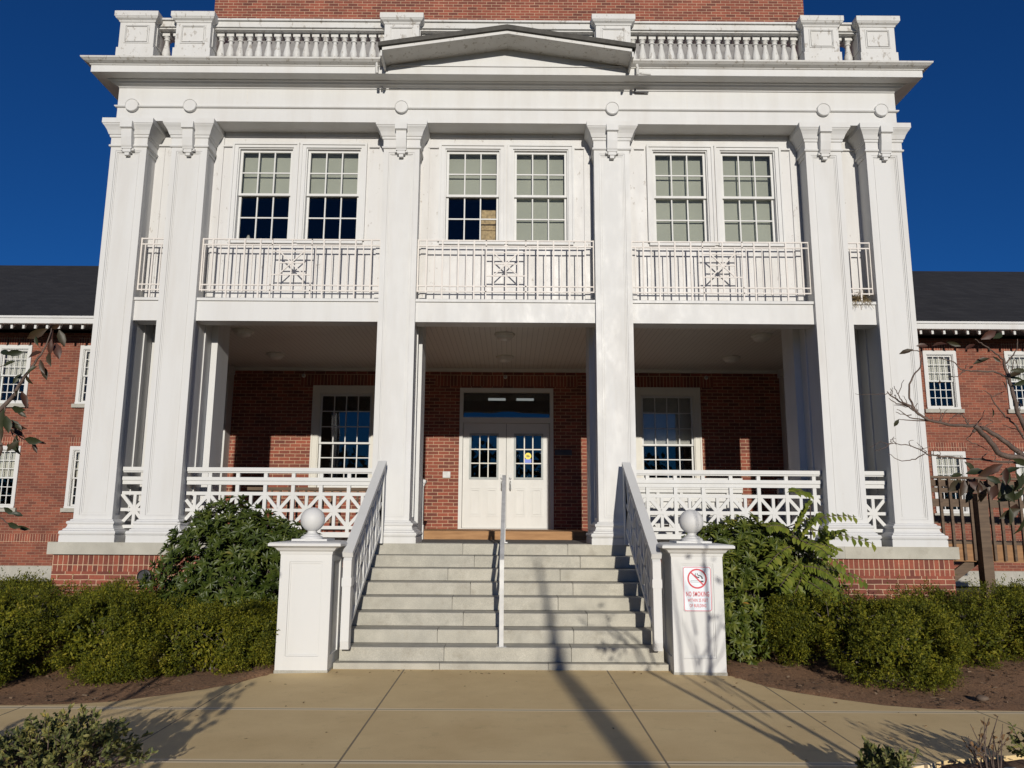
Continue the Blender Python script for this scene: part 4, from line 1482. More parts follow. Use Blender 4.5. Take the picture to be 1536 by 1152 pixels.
# ------------------------------------------------------------------ wooden ramp at the right
t = thing("wooden_ramp", "brown wooden ramp with upright balusters at the right end of the portico", "ramp", (8.5, 12.3, 0))
ya, dz = 12.0, -0.018
zt = lambda x, z: z + (x - 6.2) * dz
m = MB()
m.bar((6.0, ya, zt(6.0, 1.13)), (12.5, ya, zt(12.5, 1.13)), 0.045, 0.26, (0, 1, 0))
m.bar((6.0, 14.2, zt(6.0, 1.13)), (12.5, 14.2, zt(12.5, 1.13)), 0.045, 0.26, (0, 1, 0))
m.build("rim_joist", M['ramp_wood'], t)
m = MB(); m.bar((6.0, 13.1, zt(6.0, 1.28)), (12.5, 13.1, zt(12.5, 1.28)), 2.24, 0.036, (0, 1, 0))
m.build("deck", M['old_wood'], t)
for yr in (ya, 14.2):
    m = MB()
    m.bar((6.0, yr, zt(6.0, 2.26)), (12.5, yr, zt(12.5, 2.26)), 0.14, 0.036, (0, 1, 0))
    m.bar((6.0, yr + 0.03, zt(6.0, 2.18)), (12.5, yr + 0.03, zt(12.5, 2.18)), 0.036, 0.09, (0, 1, 0))
    m.build("handrail", M['old_wood'], t)
m = MB()
m.bar((6.0, 14.17, zt(6.0, 1.95)), (12.5, 14.17, zt(12.5, 1.95)), 0.04, 0.14, (0, 1, 0)); m.bar((6.0, 14.17, zt(6.0, 1.65)), (12.5, 14.17, zt(12.5, 1.65)), 0.04, 0.14, (0, 1, 0))
m.build("guard_board", M['old_wood'], t)
m = MB(); m.box(-0.019, 0.019, ya - 0.062, ya - 0.024, 1.02, 2.24)
b0 = m.build("baluster", M['old_wood'], t)
l0 = b0.location.copy()
for k in range(40):
    x = 6.22 + k * 0.152
    o = b0 if k == 0 else b0.copy()
    if k:
        COL.objects.link(o)
    o.location = l0 + Vector((x, 0, (x - 6.2) * dz))
for x, w, y in ((7.24, 0.15, 11.90), (7.50, 0.14, 14.05), (9.4, 0.15, 11.90), (11.6, 0.15, 11.90)):
    m = MB(); m.box(x - w / 2, x + w / 2, y - w / 2, y + w / 2, -0.08, 2.0 if y < 13 else 2.2)
    m.build("post", M['old_wood'], t)
m = MB(); m.bar((7.20, 12.06, 1.02), (6.25, 12.06, 0.35), 0.04, 0.14, (0, 1, 0)); m.bar((6.3, 12.10, 0.5), (6.8, 12.10, 0.0), 0.04, 0.14, (0, 1, 0))
m.build("brace", M['old_wood'], t)

# plain pole behind the viewpoint that throws the long shadow up the steps
t = thing("metal_pole", "plain tall metal pole behind the viewpoint, its straight shadow climbs the steps", "pole", (2.10, -6.5, 0))
m = MB(); m.tube([(2.10, -6.5, -0.1), (2.10, -6.5, 2.5), (2.10, -6.5, 3.6), (2.10, -6.5, 4.1), (2.10, -6.5, 5.25)], [0.13, 0.115, 0.105, 0.055, 0.02], 16); m.build("shaft", M['dark_metal'], t, smooth=40)
m = MB(); m.lathe([(0.19, 0), (0.19, 0.04), (0.12, 0.06)], (2.10, -6.5, -0.11), 16); m.build("base_plate", M['dark_metal'], t, smooth=30)

# ------------------------------------------------------------------ plants
class Leaves:
    """collects many small transformed copies of a leaf template, vectorised"""
    def __init__(self):
        self.V, self.F, self.n = [], [], 0

    def add(self, tv, tf, pos, fwd_, nrm, size, width=None):
        """tv: template verts (k,3) with x across, y along, z normal; one copy per row of pos"""
        pos, fwd_, nrm = map(np.asarray, (pos, fwd_, nrm))
        f = fwd_ / np.linalg.norm(fwd_, axis=1, keepdims=True)
        a = np.cross(f, nrm)
        a /= np.maximum(np.linalg.norm(a, axis=1, keepdims=True), 1e-6)
        u = np.cross(a, f)
        size = np.asarray(size)[:, None, None]
        wd = size if width is None else np.asarray(width)[:, None, None]
        P = pos[:, None, :] + a[:, None, :] * (tv[None, :, 0:1] * wd) + f[:, None, :] * (tv[None, :, 1:2] * size) + u[:, None, :] * (tv[None, :, 2:3] * size)
        k = len(tv)
        n = len(pos)
        self.V.append(P.reshape(-1, 3))
        self.F.append((tf[None] + (self.n + np.arange(n) * k)[:, None, None]).reshape(-1, tf.shape[1]))
        self.n += n * k

    def build(self, name, mat_, parent=None, smooth=False):
        v = np.concatenate(self.V)
        me = bpy.data.meshes.new(name)
        nf = sum(len(f) for f in self.F)
        w = self.F[0].shape[1]
        f = np.concatenate(self.F)
        me.vertices.add(len(v)); me.vertices.foreach_set("co", v.astype(np.float32).ravel())
        me.loops.add(nf * w); me.loops.foreach_set("vertex_index", f.astype(np.int32).ravel())
        me.polygons.add(nf); me.polygons.foreach_set("loop_start", np.arange(0, nf * w, w, dtype=np.int32))
        me.materials.append(mat_)
        me.update(calc_edges=True)
        if smooth:
            me.polygons.foreach_set("use_smooth", [True] * nf)
        return link(name, me, parent)


def T(v):
    return np.array(v, dtype=float)


# folded oval leaf: x half width 0.5, y 0..1, drooping tip
LEAF_V = T([(0, 0, 0), (-.36, .28, .05), (0, .30, -.02), (.36, .28, .05), (-.5, .58, .03), (0, .62, -.05), (.5, .58, .03), (-.24, .86, -.06), (0, 1.0, -.16), (.24, .86, -.06)])
LEAF_F = np.array([(0, 2, 1, 1), (0, 3, 2, 2), (1, 2, 5, 4), (2, 3, 6, 5), (4, 5, 8, 7), (5, 6, 9, 8)])
LEAF_F[0] = (0, 0, 2, 1); LEAF_F[1] = (0, 0, 3, 2)
LEAF_Q = np.array([(1, 2, 5, 4), (2, 3, 6, 5), (4, 5, 8, 7), (5, 6, 9, 8)])
LEAF_V2 = LEAF_V.copy(); LEAF_V2[0] = (0, .02, 0); LEAF_V2[1] = (-.10, .04, 0); LEAF_V2[3] = (.10, .04, 0); LEAF_V2[2] = (0, .04, 0)
LEAF_V3 = T([(-.06, 0, 0), (0, 0, 0), (.06, 0, 0), (-.46, .36, .06), (0, .38, -.02), (.46, .36, .06), (-.44, .68, .02), (0, .70, -.06), (.44, .68, .02), (-.03, .99, -.16), (0, 1.0, -.17), (.03, .99, -.16)])
LEAF_F3 = np.array([(0, 1, 4, 3), (1, 2, 5, 4), (3, 4, 7, 6), (4, 5, 8, 7), (6, 7, 10, 9), (7, 8, 11, 10)])
YEW_V = T([(0, 0, 0), (.5, .5, .04), (0, 1, -.03), (-.5, .5, .04)])
YEW_F = np.array([(0, 1, 2, 3)])

M['yew'] = leaf_mat("yew_needles", [(0.08, (0.024, 0.036, 0.006)), (0.45, (0.085, 0.095, 0.008)), (0.78, (0.19, 0.178, 0.014)), (0.95, (0.28, 0.225, 0.03)), (1.0, (0.34, 0.29, 0.14))], rough=0.6, trans=0.12, spec=0.18)
M['rhodo'] = leaf_mat("rhododendron_leaf", [(0.10, (0.022, 0.036, 0.006)), (0.55, (0.050, 0.072, 0.010)), (0.86, (0.095, 0.115, 0.022)), (0.97, (0.17, 0.15, 0.03)), (1.0, (0.34, 0.14, 0.035))], rough=0.42, trans=0.15, spec=0.35)
M['rhodo_light'] = leaf_mat("light_rhododendron_leaf", [(0.10, (0.034, 0.052, 0.008)), (0.55, (0.080, 0.102, 0.014)), (0.85, (0.16, 0.17, 0.026)), (0.95, (0.22, 0.19, 0.035)), (1.0, (0.42, 0.16, 0.035))], rough=0.45, trans=0.15, spec=0.3)
M['sapling'] = leaf_mat("yellow_green_leaflet", [(0.1, (0.09, 0.125, 0.016)), (0.6, (0.19, 0.225, 0.03)), (1.0, (0.32, 0.31, 0.055))], rough=0.5, trans=0.35)
M['magnolia'] = leaf_mat("magnolia_leaf", [(0.1, (0.016, 0.024, 0.010)), (0.40, (0.034, 0.040, 0.016)), (0.65, (0.048, 0.024, 0.014)), (1.0, (0.085, 0.028, 0.020))], rough=0.45, trans=0.12, spec=0.35)
M['low_shrub'] = leaf_mat("low_shrub_leaf", [(0.1, (0.075, 0.095, 0.030)), (0.55, (0.165, 0.175, 0.055)), (0.85, (0.30, 0.26, 0.07)), (1.0, (0.40, 0.28, 0.07))], rough=0.6, trans=0.25)
M['dry_leaf'] = leaf_mat("dry_leaf", [(0.1, (0.13, 0.075, 0.035)), (1.0, (0.25, 0.14, 0.06))], rough=0.8, trans=0.2)

rng = np.random.default_rng(11)


def sample_blobs(blobs, n, lo=0.82, hi=1.06, zmin=0.03, lump=0.16, freq=2.6, reject=0.80):
    """points spread near the outside of a union of lumpy ellipsoids, with outward directions"""
    B = np.array(blobs, float)
    area = (B[:, 3] * B[:, 4] + B[:, 3] * B[:, 5] + B[:, 4] * B[:, 5])
    P, D = [], []
    got = 0
    while got < n:
        k = rng.choice(len(B), size=n, p=area / area.sum())
        d = rng.normal(size=(n, 3))
        d /= np.linalg.norm(d, axis=1, keepdims=True)
        u = rng.uniform(lo, hi, size=n)
        for q in range(n):
            c, r = B[k[q], :3], B[k[q], 3:]
            p0 = c + r * d[q]
            s = u[q] * (1 + lump * noise.noise(Vector(p0 * freq)) + 0.4 * lump * noise.noise(Vector(p0 * freq * 3.1)))
            p = c + r * d[q] * s
            if p[2] < zmin:
                continue
            e = ((p - B[:, :3]) / B[:, 3:])
            e = (e * e).sum(1)
            e[k[q]] = 9
            if (e < reject ** 2).any():
                continue
            nrm = d[q] / r
            P.append(p); D.append(nrm / np.linalg.norm(nrm))
            got += 1
            if got >= n:
                break
    return np.array(P), np.array(D)


def stems_for(blobs, seed, root, n=16, rad0=0.012, mat_='bark', parent=None, reach=0.85):
    r = random.Random(seed)
    m = MB()
    for i in range(n):
        b = r.choice(blobs)
        e = Vector((b[0] + r.uniform(-1, 1) * b[3] * reach * .7, b[1] + r.uniform(-1, 1) * b[4] * reach * .7, b[2] + r.uniform(0.0, 0.85) * b[5] * reach))
        s = Vector((root[0] + r.uniform(-.15, .15), root[1] + r.uniform(-.12, .12), root[2] - 0.05))
        k1 = s.lerp(e, .35) + Vector((r.uniform(-.07, .07), r.uniform(-.07, .07), r.uniform(0, .08)))
        k2 = s.lerp(e, .7) + Vector((r.uniform(-.07, .07), r.uniform(-.07, .07), r.uniform(0, .08)))
        m.tube([s, k1, k2, e], [rad0 * 1.3, rad0, rad0 * .7, rad0 * .35], 5)
        for q in range(3):
            e2 = k2 + Vector((r.uniform(-.22, .22), r.uniform(-.22, .22), r.uniform(-.05, .25)))
            m.tube([k2, k2.lerp(e2, .5) + Vector((0, 0, .03)), e2], [rad0 * .5, rad0 * .4, rad0 * .2], 4)
    return m.build("stems", M[mat_], parent)


def yew(label, blobs, n, seed):
    c = blobs[0]
    t = thing("yew_shrub", label, "shrub", (c[0], c[1], 0), "yew shrubs in the beds beside the steps")
    n = int(n * 1.25)
    blobs = [(x, y, z * .95, rx, ry, rz * .92) for x, y, z, rx, ry, rz in blobs]
    P, D = sample_blobs(blobs, int(n * 2.0), lo=0.84, hi=1.05, lump=0.30, freq=2.6)
    keep = np.array([0.9 * noise.noise(Vector(p * 2.3)) + 0.7 * noise.noise(Vector(p * 6.0 + 3.0)) > -0.09 for p in P])
    P, D = P[keep], D[keep]
    L = Leaves()

    def sprigs(P, D, k, spread, s0, s1, up):
        m_ = len(P) * k
        P, D = np.repeat(P, k, 0), np.repeat(D, k, 0)
        ax = np.repeat(rng.normal(scale=.45, size=(m_ // k, 3)), k, 0)
        d = D + np.array([0, -.1, up]) + ax
        d /= np.linalg.norm(d, axis=1, keepdims=True)
        pos = P + d * rng.uniform(-.01, spread, size=(m_, 1)) + rng.normal(scale=.010, size=(m_, 3))
        f = d * .55 + rng.normal(scale=.62, size=(m_, 3))
        s = rng.uniform(s0, s1, size=m_)
        L.add(YEW_V, YEW_F, pos, f, D + rng.normal(scale=.55, size=(m_, 3)), s, s * rng.uniform(.30, .48, size=m_))
    sprigs(P, D, 10, .065, .017, .034, .35)
    P2, D2 = sample_blobs(blobs, n // 3, lo=0.30, hi=0.66, lump=0.15, reject=0.3)
    sprigs(P2, D2, 6, .10, .04, .07, 0.0)
    P3, D3 = sample_blobs(blobs, n // 40, lo=0.98, hi=1.12, zmin=0.3, lump=0.24, freq=3.2)
    sprigs(P3, D3 * .4 + np.array([0, 0, .9]), 10, .12, .020, .035, 0.3)
    L.build("foliage", M['yew'], t)
    stems_for(blobs, seed, (c[0], c[1], 0.0), 18, 0.012, 'bark', t, 0.8)
    return t


yew("dark green yew at the far left end of the left bed, reaching the frame edge", [(-4.95, 8.10, .38, .62, .75, .48), (-5.0, 7.48, .24, .50, .34, .27), (-5.8, 8.2, .42, .65, .8, .50), (-5.5, 9.1, .48, .8, .6, .45)], 5600, 1)
yew("wide yew in the middle of the left bed, below the floodlight", [(-3.98, 8.20, .36, .52, .62, .44), (-4.25, 9.15, .46, .60, .50, .42), (-4.3, 8.9, .30, .4, .4, .45), (-3.7, 7.95, .20, .35, .35, .26)], 4400, 2)
yew("yew close to the left gate pier with brownish green sprays", [(-3.15, 8.40, .30, .52, .50, .38), (-2.70, 8.62, .30, .38, .44, .34), (-3.45, 8.75, .34, .4, .4, .38)], 3200, 3)
yew("rounded yew mound nearest the path in the right bed", [(3.88, 8.08, .38, .58, .58, .44), (3.22, 8.70, .46, .42, .40, .34), (4.32, 8.35, .34, .40, .46, .42), (3.6, 8.5, .5, .4, .4, .34)], 4400, 4)
yew("taller yew behind the rounded mound, by the wooden ramp", [(4.95, 9.55, .42, .50, .50, .42), (5.55, 9.25, .42, .55, .62, .46), (6.5, 9.3, .45, .75, .8, .48), (5.25, 8.85, .26, .36, .34, .34)], 4600, 5)


def rhododendron(label, blobs, n, seed, root, leaf='rhodo'):
    t = thing("rhododendron", label, "shrub", (root[0], root[1], 0), "rhododendrons in front of the portico")
    P, D = sample_blobs(blobs, n, lo=0.80, hi=1.08, lump=0.22, freq=2.2)
    P2, D2 = sample_blobs(blobs, n // 2, lo=0.5, hi=0.82, lump=0.15, reject=0.3)
    P, D = np.concatenate([P, P2]), np.concatenate([D, D2])
    L = Leaves()
    pos, fw, nr, sz, wd = [], [], [], [], []
    for p, d in zip(P, D):
        ax = d * 0.9 + np.array([0, -0.25, 0.30]) + rng.normal(scale=0.22, size=3)
        ax /= np.linalg.norm(ax)
        a = np.cross(ax, [0.3, 0.2, 0.9]); a /= np.linalg.norm(a)
        b = np.cross(ax, a)
        k = rng.integers(6, 10)
        ph = rng.uniform(0, 6.28)
        droop = rng.uniform(0.15, 1.0)
        for i in range(k):
            th = ph + 2 * math.pi * i / k + rng.normal(scale=.15)
            rd = a * math.cos(th) + b * math.sin(th)
            f = rd + ax * (droop + rng.normal(scale=.12)) + np.array([0, -0.05, -0.04])
            pos.append(p); fw.append(f); nr.append(ax + rng.normal(scale=.12, size=3))
            s = rng.uniform(0.07, 0.105)
            sz.append(s); wd.append(s * rng.uniform(.26, .34))
    L.add(LEAF_V3, LEAF_F3, np.array(pos), np.array(fw), np.array(nr), np.array(sz), np.array(wd))
    L.build("foliage", M[leaf], t)
    stems_for(blobs, seed, root, 22, 0.014, 'bark', t, 0.85)
    return t


rhododendron("big dark leathery rhododendron behind the left gate pier", [(-3.25, 9.45, .95, .82, .62, .72), (-2.70, 9.45, .92, .60, .55, .62), (-3.72, 9.60, .72, .42, .5, .55), (-3.30, 9.5, 1.38, .42, .40, .38), (-2.75, 9.5, 1.22, .42, .40, .36), (-2.45, 9.2, .45, .4, .45, .45), (-3.4, 9.1, .40, .65, .4, .42)], 1450, 21, (-3.2, 9.5, 0))
rhododendron("rhododendron with some orange leaves behind the sign pier", [(2.85, 9.35, .80, .55, .55, .70), (3.25, 9.55, .95, .50, .50, .62), (2.50, 9.35, 1.12, .40, .40, .36), (2.85, 9.5, 1.25, .45, .42, .32), (3.6, 9.55, .62, .45, .45, .50), (2.6, 9.0, .40, .45, .40, .40)], 1300, 22, (2.95, 9.5, 0), 'rhodo_light')


def compound_sapling():
    t = thing("leafy_sapling", "yellow green sapling with feathery compound leaves leaning over the right rhododendron", "sapling", (3.75, 9.75, 0))
    m = MB()
    root = Vector((3.70, 9.75, 0.0))
    tops = [at(1178, 792, 9.6), at(1215, 745, 9.7), at(1210, 830, 9.3), at(1225, 880, 9.3)]
    for e in tops:
        m.tube([root, root.lerp(e, .5) + Vector((0.03, 0, .06)), e], [0.018, 0.012, 0.006], 6)
    L = Leaves()
    pos, fw, nr, sz, wd = [], [], [], [], []
    rr = np.random.default_rng(5)
    ends = [((1178, 792), (1280, 775), 10), ((1178, 792), (1308, 815), 0), ((1178, 800), (1265, 850), -4), ((1190, 800), (1212, 755), 2), ((1215, 830), (1262, 795), 6), ((1210, 830), (1230, 890), -6),
            ((1200, 850), (1296, 872), 4), ((1210, 860), (1280, 905), 0), ((1215, 870), (1215, 930), 0), ((1205, 840), (1170, 880), 0), ((1190, 800), (1150, 790), 6), ((1200, 850), (1255, 870), 8),
            ((1220, 880), (1290, 925), 4), ((1215, 745), (1192, 738), 0), ((1205, 820), (1240, 830), 4), ((1210, 850), (1185, 910), 0), ((1215, 880), (1265, 935), 2), ((1195, 815), (1255, 825), 3), ((1185, 820), (1150, 850), 2), ((1205, 870), (1250, 905), 1), ((1190, 840), (1215, 900), 0), ((1225, 850), (1240, 795), 4), ((1200, 810), (1225, 775), 4)]
    for i, (a, b, arch) in enumerate(ends):
        ya, yb = 9.25 - 0.07 * (i % 4), 8.98 - 0.08 * (i % 5)
        A, B = at(*a, ya), at(*b, yb)
        mid = A.lerp(B, .5) + Vector((0, -.05, .07 + arch * .004))
        n = 13
        pts = []
        for k in range(n + 1):
            u = k / n
            pts.append(A * (1 - u) ** 2 + mid * 2 * u * (1 - u) + B * u * u)
        m.tube(pts, [0.006 * (1 - .7 * k / n) + .0015 for k in range(n + 1)], 4)
        for k in range(2, n + 1):
            d = (pts[k] - pts[k - 1]).normalized()
            side = d.cross(Vector((0, -0.55, .8))).normalized()
            for s in (-1, 1):
                f = side * s + d * 0.35 + Vector((0, 0, -0.25 + rr.normal() * .1))
                pos.append(pts[k]); fw.append(f); nr.append(Vector((0.1, -0.6, .8)) + Vector(rr.normal(size=3) * .2))
                q = rr.uniform(0.09, 0.135) * (1 - .35 * abs(k / n - .55))
                sz.append(q); wd.append(q * .52)
    L.add(LEAF_V3, LEAF_F3, np.array([tuple(p) for p in pos]), np.array([tuple(p) for p in fw]), np.array([tuple(p) for p in nr]), np.array(sz), np.array(wd))
    L.build("foliage", M['sapling'], t)
    m.build("stem", M['twig'], t, smooth=60)


compound_sapling()


def low_shrub(label, c, r, h, n, seed, group, mat_='low_shrub', bare=False):
    t = thing("low_shrub", label, "shrub", (c[0], c[1], 0), group)
    q = np.random.default_rng(seed)
    pr = random.Random(seed)
    m = MB()
    L = Leaves()
    pos, fw, nr, sz = [], [], [], []
    for i in range(n):
        a = pr.uniform(0, 6.283)
        sp = pr.uniform(0.1, 1.0)
        base = Vector((c[0] + .15 * r * math.cos(a), c[1] + .15 * r * math.sin(a), -0.03))
        tip = Vector((c[0] + r * sp * math.cos(a), c[1] + r * sp * math.sin(a), h * (1.05 - .55 * sp * sp) * pr.uniform(.6, 1.1)))
        mid = base.lerp(tip, .5) + Vector((pr.uniform(-.05, .05), pr.uniform(-.05, .05), .04))
        m.tube([base, mid, tip], [0.006, 0.0045, 0.002], 4)
        if pr.random() < .7:
            e = mid + Vector((pr.uniform(-.12, .12), pr.uniform(-.12, .12), pr.uniform(.02, .14)))
            m.tube([mid, mid.lerp(e, .5) + Vector((0, 0, .015)), e], [0.003, 0.0025, 0.0015], 3)
            ends = [(mid, tip), (mid, e)]
        else:
            ends = [(mid, tip)]
        for A, B in ends:
            k = pr.randint(1, 3) if bare else pr.randint(15, 26)
            for j in range(k):
                u = pr.uniform(.35, 1.05)
                p = A.lerp(B, u)
                d = (B - A).normalized()
                f = np.array(d) * pr.uniform(.3, 1.2) + q.normal(scale=.55, size=3)
                pos.append(tuple(p)); fw.append(f); nr.append(q.normal(size=3) * .8 + np.array([0, -1.2, .6])); sz.append(pr.uniform(.022, .042))
    sz = np.array(sz)
    L.add(LEAF_V3, LEAF_F3, np.array(pos), np.array(fw), np.array(nr), sz, sz * .42)
    L.build("foliage", M[mat_], t)
    m.build("stems", M['twig'], t)


G = "low shrubs along the front edge of the walk"
low_shrub("grey green low shrub at the bottom left corner in front of the walk", (-2.62, 4.95), .58, .36, 170, 31, G)
low_shrub("sparse low shrub in the extreme bottom left corner", (-3.45, 5.0), .40, .30, 60, 32, G)
low_shrub("small green shrub at the bottom of the walk beside the branch shadows", (2.26, 4.78), .22, .26, 60, 33, G)
low_shrub("thin twiggy shrub with few brown leaves in the bottom right bed", (2.98, 4.95), .20, .44, 14, 34, G, 'dry_leaf', True)
low_shrub("straggly green shrub in the extreme bottom right corner", (3.35, 4.95), .32, .38, 34, 35, G)

# stones at the bed edge
for i, (x, y, s, lab) in enumerate(((-3.35, 5.35, .07, "small pale stone at the left front bed edge"), (3.28, 5.25, .06, "small pale stone lying under the straggly shrub at the right front"), (4.35, 7.35, .05, "small brown stone on the mulch of the right bed"))):
    m = MB()
    m.lathe([(s * .5, -s * .3), (s, 0), (s * .9, s * .35), (s * .45, s * .6), (s * .02, s * .65)], (x, y, 0.0), 9)
    m.v = [(vx + .02 * noise.noise(Vector((vx * 25, vy * 25, vz * 25))), vy, vz + .012 * noise.noise(Vector((vx * 30, vy * 20, 3)))) for vx, vy, vz in m.v]
    tag(m.build("stone", M['brown_stone' if i == 2 else 'limestone'], smooth=80), lab, "stone", "loose stones in the beds")


# dry leaf bits blown onto the walk
rl = np.random.default_rng(77)
L = Leaves()
n = 90
x = rl.uniform(-3.6, 3.8, n); y = rl.uniform(4.9, 8.5, n)
edge = rl.random(n) < .65
y = np.where(edge & (np.abs(x) < 1.75), 8.5 - np.abs(rl.normal(scale=.10, size=n)), y)
keep = np.array([on_walk(a, b) for a, b in zip(x, y)])
P = np.stack([x, y, np.full(n, .008)], 1)[keep]
k = len(P)
L.add(LEAF_V3, LEAF_F3, P, rl.normal(size=(k, 3)) * np.array([1, 1, .12]), np.array([0, 0, 1.0]) + rl.normal(scale=.25, size=(k, 3)), rl.uniform(.018, .045, k), rl.uniform(.008, .022, k))
tag(L.build("leaf_litter", M['dry_leaf']), "small dry leaf bits scattered on the concrete walk", "litter", kind="stuff")

# ------------------------------------------------------------------ young magnolias at the frame edges
def branch(m, px, depth, r0, r1, wob=0.0):
    pts = [at(x, y, depth if not hasattr(depth, '__len__') else depth[0] + (depth[1] - depth[0]) * i / (len(px) - 1)) for i, (x, y) in enumerate(px)]
    # smooth subdivision with a little kink
    out = []
    rr = random.Random(int(px[0][0] * 7 + px[0][1]))
    for i in range(len(pts) - 1):
        p0, p1, p2, p3 = pts[max(i - 1, 0)], pts[i], pts[i + 1], pts[min(i + 2, len(pts) - 1)]
        for k in range(4):
            u = k / 4
            out.append(0.5 * ((2 * p1) + (p2 - p0) * u + (2 * p0 - 5 * p1 + 4 * p2 - p3) * u * u + (3 * p1 - p0 - 3 * p2 + p3) * u ** 3) + Vector((rr.uniform(-1, 1), rr.uniform(-1, 1), rr.uniform(-1, 1))) * 0.003)
    out.append(pts[-1])
    n = len(out) - 1
    m.tube(out, [r0 + (r1 - r0) * i / n for i in range(n + 1)], 7)
    return out


def big_leaf(acc, x, y, depth, length, ang, rr):
    p = at(x, y, depth)
    f = Vector((math.cos(rad(ang)), rr.uniform(-.5, .3), math.sin(rad(ang))))
    nrm = Vector((rr.uniform(-.9, .9), -1.0, rr.uniform(-.5, 1.1)))
    acc.append((p, f, nrm, length, length * rr.uniform(.34, .48)))


def leaf_object(acc, parent):
    L = Leaves()
    L.add(LEAF_V3, LEAF_F3, np.array([tuple(a[0]) for a in acc]), np.array([tuple(a[1]) for a in acc]), np.array([tuple(a[2]) for a in acc]), np.array([a[3] for a in acc]), np.array([a[4] for a in acc]))
    L.build("leaves", M['magnolia'], parent, smooth=True)


